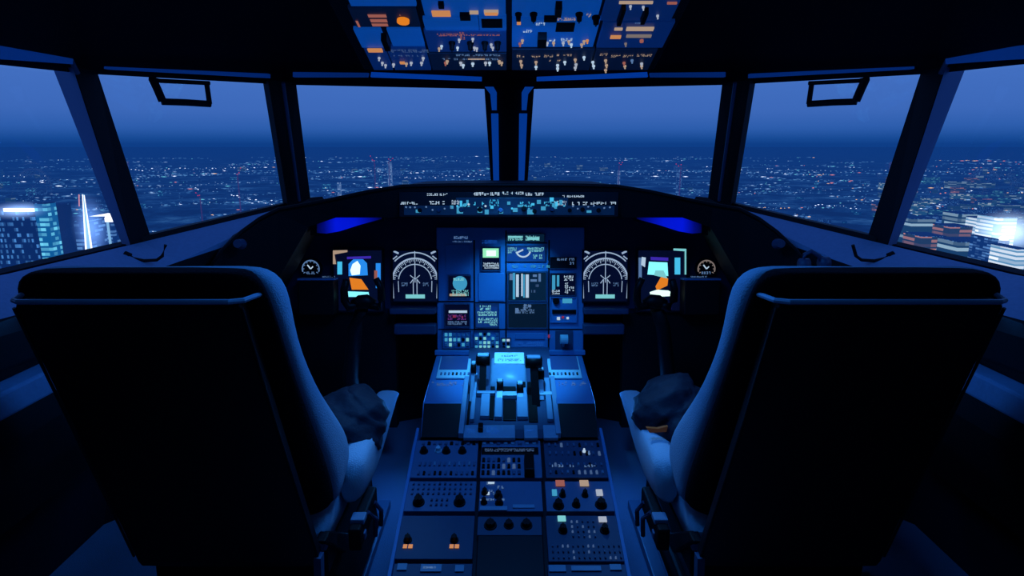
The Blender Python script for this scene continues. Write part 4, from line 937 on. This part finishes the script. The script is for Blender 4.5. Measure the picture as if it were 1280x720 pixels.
# bright road chains seen in the photograph
for x0, y0, x1, y1, nn, k, w in ((390, 222, 520, 218, 26, 0, .9), (505, 224, 610, 219, 24, 1, .8), (665, 221, 770, 216, 26, 0, .8), (780, 219, 880, 216, 20, 0, .8), (160, 213, 330, 211, 40, 1, .9), (290, 246, 350, 258, 18, 1, 1.1),
                                 (195, 235, 330, 228, 24, 0, .8), (920, 217, 1100, 214, 30, 0, .9), (925, 262, 990, 261, 14, 5, 1.), (1020, 258, 1080, 262, 14, 1, 1.), (0, 222, 60, 220, 10, 1, 1.), (1150, 216, 1280, 213, 24, 0, .9), (1140, 240, 1280, 250, 20, 4, 1.1),
                                 (1140, 268, 1280, 276, 24, 0, 1.2), (1132, 300, 1215, 312, 16, 5, 1.2), (1165, 285, 1260, 292, 18, 4, 1.2), (1150, 255, 1275, 262, 22, 1, 1.1), (1190, 305, 1240, 325, 12, 1, 1.4), (930, 241, 1060, 238, 20, 0, .8)):
    for j in range(nn):
        f_ = (j+R.uniform(-.4, .4))/nn; p = gp(x0+(x1-x0)*f_, y0+(y1-y0)*f_+R.uniform(-1.4, 1.4)); D = p.y
        s_ = D/F*w*R.uniform(.5, 1.1); lightpt(p.x, p.y, D, s_*1.3, s_*.55, R.choice((k, k, 0, 2)))
# buildings
FOOT = []
def free(x0, x1, y0, y1):
    if any(x0 < b and x1 > a and y0 < d and y1 > c for a, b, c, d in FOOT): return False
    FOOT.append((x0, x1, y0, y1)); return True
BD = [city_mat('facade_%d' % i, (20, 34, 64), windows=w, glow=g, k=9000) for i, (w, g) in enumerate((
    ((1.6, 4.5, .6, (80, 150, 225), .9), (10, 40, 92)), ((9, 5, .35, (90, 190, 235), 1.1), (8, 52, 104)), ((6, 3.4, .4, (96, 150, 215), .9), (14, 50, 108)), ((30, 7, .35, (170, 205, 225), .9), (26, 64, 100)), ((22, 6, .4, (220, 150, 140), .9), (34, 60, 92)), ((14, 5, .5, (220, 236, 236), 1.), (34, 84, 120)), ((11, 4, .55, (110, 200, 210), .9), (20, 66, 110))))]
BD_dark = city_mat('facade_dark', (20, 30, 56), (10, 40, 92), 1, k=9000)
M['lit_white'] = city_mat('floodlit_white', (60, 60, 70), (238, 242, 255), 1.6, 20000)
M['lit_soft'] = city_mat('floodlit_soft', (60, 60, 70), (130, 185, 225), 1., 20000)
M['lit_top'] = city_mat('lit_high_rise', (60, 60, 70), k=9000, windows=(5, 6, .3, (150, 180, 225), .9), glow=(40, 84, 140))
M['lit_cyan'] = city_mat('floodlit_cyan', (40, 60, 70), (70, 170, 220), .8, 20000, windows=(4, 4, .3, (110, 210, 240), 1.1), glow=(14, 90, 150))
M['lit_bands'] = city_mat('floodlit_bands', (60, 60, 70), k=20000, windows=(26, 5, .15, (236, 242, 250), 1.2), glow=(96, 150, 190))
M['lit_pink'] = city_mat('floodlit_pink', (60, 50, 60), (230, 150, 160), 1., 20000)
M['crane'] = city_mat('crane_lattice', (90, 60, 70), (70, 50, 110), .8, 9000)
M['crane_lamp'] = city_mat('crane_lamp', (60, 30, 40), (220, 60, 90), 1.1, 30000)
def tower(px0, px1, py, D, depth, m, label, extra=None, group=None, name='city_tower', cat='building', base=GZ):
    a, b = P(px0, py, D), P(px1, py, D)
    FOOT.append((a.x, b.x, D, D+depth))
    t = thing(name, ((a.x+b.x)/2, D+depth/2, base), label, cat, group)
    MB().box(a.x, b.x, D, D+depth, base, a.z).build('facade', m, t)
    MB().box(a.x-.4, b.x+.4, D-.4, D+depth+.4, a.z, a.z+1.2).build('roof', BD[0] if not extra else extra, t)
    return t, a, b
t, a, b = tower(-40, 41, 263, 520, 30, BD[0], 'dark glass tower with a blazing white roof line at far left')
MB().box(P(4, 262, 518).x, P(44, 262, 518).x, 518, 520, P(0, 264.5, 518).z, P(0, 260.5, 518).z).build('roof_lights', 'lit_white', t)
t, a, b = tower(42, 56.5, 255, 512, 12, 'lit_cyan', 'slim cyan lit tower beside the dark tower at far left')
tower(57.5, 66, 258, 530, 22, BD_dark, 'narrow unlit dark tower between the cyan tower and banded block')
t, a, b = tower(67, 104, 277, 560, 30, BD[2], 'broad office block with blue white window bands left of the lit spire')
t, a, b = tower(112, 140, 272, 640, 30, BD[2], 'white topped building right of the glowing spire, behind the left post', 'lit_white')
MB().box(P(110, 272, 638).x, P(140, 272, 638).x, 637, 640, P(0, 277.5, 638).z, P(0, 271.5, 638).z).build('roof_lights', 'lit_white', t)
for x in (123, 128, 133): MB().box(P(x, 280, 637).x, P(x+1.4, 280, 637).x, 637, 639.5, P(0, 318, 638).z, P(0, 278, 638).z).build('light_stripe', 'lit_soft', t)
q = P(113, 318, 545); t = thing('lit_spire', (q.x, 545, GZ), 'leaning white glowing spire, brightest object in the left window', 'spire')
z1 = 545
def bar(x0, x1, y0, X0, X1, y1, d0, d1, m, nm): MB().hexa([P(X0, y1, d0), P(X1, y1, d0), P(X1, y1, d1), P(X0, y1, d1), P(x0, y0, d0), P(x1, y0, d0), P(x1, y0, d1), P(x0, y0, d1)]).build(nm, m, t)
bar(102.5, 105.5, 243, 111, 121, 360, 545, 551, 'lit_soft', 'mast'); bar(102.5, 103.6, 243, 108.5, 111.5, 350, 544, 544.8, 'lit_white', 'lit_edge'); bar(104.6, 105.8, 244, 118, 121.5, 350, 544, 544.8, 'lit_white', 'lit_edge')
bar(98, 99.4, 243, 98.4, 99.6, 258, 544, 545, 'lit_pink', 'side_beacon')
# right hand district
specs = [(1228, 1244, 274, 965, 'lit_bands', 'pale floodlit block left of the brightest glow in the right window'), (1248, 1272, 272, 880, 'lit_bands', 'brilliant white floodlit building at far right'),
         (1200, 1222, 268, 1000, BD[3], 'wide lit building with pale bands beside the floodlit block'), (1272, 1284, 312, 700, 'lit_bands', 'pale lit column tower at the right edge of the view'),
         (1140, 1170, 274, 1050, BD[3], 'low building with pale lit storeys next to the right post'), (1188, 1216, 284, 950, BD[4], 'low building with pink lit storeys in the right window'),
         (1176, 1188, 272, 1150, BD[2], 'blue white office block behind the low lit buildings at right'), (1152, 1182, 296, 850, BD[4], 'nearest low building with salmon bands above the right sill'),
         (1198, 1236, 303, 800, BD[3], 'nearest wide low building with pale bands above the right sill'), (1243, 1248, 300, 760, BD[2], 'thin pale tower below the floodlit building at right')]
for a_, b_, y_, D_, m_, lab in specs: tower(a_, b_, y_, D_, 40, m_, lab)
q = P(1254, 300, 860)
M['halo'] = M['lit_white']
MB_ = MB(); rows = []
t = thing('floodlight_dome', (q.x, 860, GZ), 'glaring white dome of light in front of the floodlit building', 'dome')
for i in range(9):
    b_ = math.pi/2*i/8
    rows.append([q+V((math.cos(b_)*6*math.cos(2*math.pi*j/20), math.cos(b_)*5*math.sin(2*math.pi*j/20), math.sin(b_)*6)) for j in range(20)])
MB().grid(rows, closed=True).build('dome_shell', 'lit_white', t, smooth=True)
MB().box(q.x-5, q.x+5, 855, 865, GZ, q.z).build('dome_base', BD[2], t)
def haze(px, py, D, rx, rz, c, st_, label):  # glow around bright lights imitated by an emissive volume
    m = bpy.data.materials.new('light_haze'); m.use_nodes = True; nt = m.node_tree; nt.nodes.remove(nt.nodes['Principled BSDF'])
    tc = nt.nodes.new('ShaderNodeTexCoord'); mp = nt.nodes.new('ShaderNodeMapping'); mp.inputs['Scale'].default_value = (1/rx, 1/rx, 1/rz)
    ln = nt.nodes.new('ShaderNodeVectorMath'); ln.operation = 'LENGTH'; nt.links.new(tc.outputs['Object'], mp.inputs[0]); nt.links.new(mp.outputs[0], ln.inputs[0])
    cr = nt.nodes.new('ShaderNodeMath'); cr.operation = 'SUBTRACT'; cr.use_clamp = True; cr.inputs[0].default_value = 1; nt.links.new(ln.outputs['Value'], cr.inputs[1])
    pw = nt.nodes.new('ShaderNodeMath'); pw.operation = 'POWER'; pw.inputs[1].default_value = 2; nt.links.new(cr.outputs[0], pw.inputs[0])
    ml = nt.nodes.new('ShaderNodeMath'); ml.operation = 'MULTIPLY'; ml.inputs[1].default_value = st_/rx; nt.links.new(pw.outputs[0], ml.inputs[0])
    e = nt.nodes.new('ShaderNodeEmission'); e.inputs[0].default_value = lin(c); nt.links.new(ml.outputs[0], e.inputs[1]); nt.links.new(e.outputs[0], nt.nodes['Material Output'].inputs['Volume'])
    try: m.cycles.emission_sampling = 'NONE'
    except Exception: pass
    q = P(px, py, D); rows = []
    for i in range(13):
        b_ = math.pi*i/12
        rows.append([q+V((math.sin(b_)*rx*math.cos(2*math.pi*j/24), math.sin(b_)*rx*math.sin(2*math.pi*j/24), math.cos(b_)*rz)) for j in reversed(range(24))])
    o = MB().grid(rows, closed=True).build('light_haze', m, None, smooth=True); tag(o, label, 'haze', kind='stuff')
haze(1262, 290, 850, 48, 34, (190, 220, 255), 3., 'soft white glow hanging around the floodlit building at far right')
haze(24, 263, 505, 24, 8, (150, 190, 255), 2.5, 'soft glow around the white roof line at far left')
haze(114, 285, 545, 16, 34, (120, 170, 255), 1.6, 'soft glow around the leaning white spire at left')
# dense lit blocks seen through the right hand window
for i in range(90):
    px = R.uniform(1105, 1300); py = R.uniform(226, 300); g = gp(px, py); D = g.y; w_ = D/F*R.uniform(7, 26); h = D/F*R.uniform(3, 10)
    if not free(g.x-w_/2, g.x+w_/2, D, D+w_*.6): continue
    t = thing('city_block', (g.x, D, GZ), 'low city block with lit storeys seen through the right hand windows', 'building', 'lit city blocks at the right')
    MB().box(g.x-w_/2, g.x+w_/2, D, D+w_*.6, GZ, GZ+h).build('facade', R.choice([BD[3], BD[4], BD[5], BD[6], BD[3], BD[0]]), t)
    MB().box(g.x-w_*.52, g.x+w_*.52, D-w_*.02, D+w_*.62, GZ+h, GZ+h*1.06).build('roof', BD[0], t)
# anonymous mid-distance buildings
for i in range(150):
    px = R.choice((R.uniform(120, 350), R.uniform(380, 610), R.uniform(660, 890), R.uniform(930, 1080), R.uniform(1120, 1280), R.uniform(0, 70)))
    py = R.uniform(206, 262) if 380 < px < 890 else R.uniform(210, 285)
    g = gp(px, py); D = g.y; w = D/F*R.uniform(3, 9); h = D/F*R.uniform(1.5, 7)
    if not free(g.x-w/2, g.x+w/2, D, D+w): continue
    left = g.x < 0
    t = thing('city_building', (g.x, g.y, GZ), 'small distant building among the city lights seen through the %s windows' % ('left' if left else 'right'), 'building', 'distant city buildings')
    MB().box(g.x-w/2, g.x+w/2, D, D+w, GZ, GZ+h).build('facade', R.choice([BD[0], BD[0], BD[2], BD[3], BD[1]]), t)
    MB().box(g.x-w*.52, g.x+w*.52, D-w*.02, D+w*1.02, GZ+h, GZ+h*1.04).build('roof', BD[0], t)
# tower cranes
def crane(px, ptop, pbase, jx, jy, D, label):
    tp, bp = P(px, ptop, D), P(px, pbase, D); w = D/F*.55
    t = thing('tower_crane', (tp.x, D, GZ), label, 'crane')
    mb = MB(); mb.box(tp.x-w, tp.x-w*.5, D, D+w, GZ, tp.z); mb.box(tp.x+w*.5, tp.x+w, D, D+w, GZ, tp.z)
    hgt = tp.z-GZ; n_ = 26
    for i in range(n_):
        z0, z1 = GZ+hgt*i/n_, GZ+hgt*(i+1)/n_; s_ = 1 if i % 2 else -1
        mb.tube([(tp.x-s_*w*.7, D, z0), (tp.x+s_*w*.7, D, z1)], w*.18, 4)
    mb.build('mast', 'crane', t)
    j = P(jx, jy, D); k_ = tp+(tp-j)*.25
    MB().tube([j, tp+V((0, 0, w)), k_], [w*.35, w*.6, w*.6], 5).build('jib', 'crane', t)
    MB().tube([j, tp+V((0, 0, D/F*4)), k_], w*.2, 4).build('tie_bar', 'crane', t)
    for q_ in (j, tp+V((0, 0, D/F*4)), (j+tp)/2): MB().box(q_.x-w*.7, q_.x+w*.7, D-w*2, D-w*.4, q_.z-w*.7, q_.z+w*.7).build('warning_lamp', 'crane_lamp', t)
crane(297, 222, 252, 301, 210, 1700, 'red lit tower crane with raised jib in the left side window, right of its pair')
crane(250, 248, 262, 245, 241, 1500, 'short red lit tower crane in the left side window, left of its pair')
crane(468, 205, 226, 463, 195, 2400, 'red lit tower crane at left of the white lit one in the left front window')
crane(486, 203, 230, 491, 198, 2400, 'tower crane beside a white lit top in the left front window')
crane(774, 208, 218, 778, 203, 3000, 'small red lit tower crane in the right front window nearer the centre post')
crane(851, 210, 230, 845, 205, 2500, 'dim tower crane at the right part of the right front window')
t, a, b = tower(484, 489, 203, 2450, 12, 'lit_top', 'slim white lit high rise behind the cranes in the left front window')
tower(772.5, 775.5, 213, 3050, 12, 'lit_top', 'slim white lit high rise below the small crane in right front window')
tower(847, 853, 212, 2550, 14, BD[2], 'slim dark high rise under the dim crane in right front window')
tower(421, 425, 228, 2000, 12, 'lit_top', 'short white lit building seen through the left front window')

allm = MB(); idx = []
for i, m in enumerate(bm):
    for j in range(0, len(m.v), 6):
        c_ = m.v[j+4]
        if any(x0 < c_.x < x1 and y0 < c_.y < y1 for x0, x1, y0, y1 in FOOT): continue
        o_ = len(allm.v); allm.v += m.v[j:j+6]
        for a in range(4): allm.f += [(o_+a, o_+(a+1) % 4, o_+4), (o_+(a+1) % 4, o_+a, o_+5)]
        idx += [i]*8
o = allm.build('street_lights', LM[0])
for m in LM[1:]: o.data.materials.append(m)
o.data.polygons.foreach_set('material_index', idx)
tag(o, 'countless pale blue, white and pink street lights scattered across the city plain', 'street lights', kind='stuff')

# ================================================================== LIGHT
w = bpy.data.worlds.new('dusk'); sc.world = w; w.use_nodes = True; nt = w.node_tree
bg = nt.nodes['Background']; tc = nt.nodes.new('ShaderNodeTexCoord'); sp = nt.nodes.new('ShaderNodeSeparateXYZ'); cr = nt.nodes.new('ShaderNodeValToRGB')
nt.links.new(tc.outputs['Generated'], sp.inputs[0]); nt.links.new(sp.outputs['Z'], cr.inputs[0]); nt.links.new(cr.outputs[0], bg.inputs[0])
e = cr.color_ramp.elements
e[0].position = 0; e[0].color = lin((13, 58, 126)); e[1].position = 1; e[1].color = lin((62, 104, 190))
for p, c in ((.008, (22, 70, 140)), (.022, (42, 88, 162)), (.045, (57, 99, 174)), (.1, (64, 106, 182))):
    x = e.new(p); x.color = lin(c)
bg.inputs[1].default_value = 1.18
def lamp(kind, name, loc, target, power, color, size=.2, sizey=None, spot=None, blend=.6):
    l = bpy.data.lights.new(name, kind); l.energy = power; l.color = color
    if kind == 'AREA':
        l.shape = 'RECTANGLE'; l.size = size; l.size_y = sizey or size
    else: l.shadow_soft_size = size
    if spot: l.spot_size = spot; l.spot_blend = blend
    o = bpy.data.objects.new(name, l); COL.objects.link(o); o.location = loc
    o.rotation_euler = (V(target)-V(loc)).to_track_quat('-Z', 'Y').to_euler()
    return o
BL = (.03, .27, 1.)
lamp('SPOT', 'pedestal_spot', (0, 1.86, ZC+.17), (0, 2.06, ZC-.8), 62, (.05, .42, 1.), .03, spot=.60, blend=.9)
lamp('SPOT', 'panel_flood', (0.035, 2.12, ZC-.225), (0.02, 2.3, ZC-.64), 17., (.03, .40, 1.), .015, spot=1.5, blend=1.)
lamp('AREA', 'centre_fill', (0, 1.45, ZC+.26), (0, 1.6, 0), 5.5, BL, .35, .35)  # added overhead fill for bolsters, pedestal and floor, no real fitting
lamp('AREA', 'aft_fill', (0, .45, ZC+.42), (0, .7, 0), .9, BL, .3, .3)  # added rear fill so the seat top trim shows
for s in (-1, 1):
    lamp('SPOT', 'bolster_fill', (s*.12, 1.95, ZC+.12), (s*.42, 1.42, ZC-.74), 14, (.11, .42, 1.), .05, spot=.62, blend=1.)  # added fill spots aimed at the bolsters, not cockpit fittings
    lamp('AREA', 'footwell_fill', (s*.33, 2.1, .35), (s*.3, 1.2, 0), 1.5, BL, .2, .1)  # added fill to brighten the floor beside the pedestal
    lamp('AREA', 'console_fill', (s*1.06, 1.2, ZC-.34), (s*.98, 1.2, 0), .12, BL, .06, .4)  # added fill under the sill to light the console ledge
    lamp('AREA', 'floor_fill', (s*1.1, 2.1, .5), (s*1.05, 1.5, 0), 7, BL, .15, .15)  # added fill for the outer strips of floor
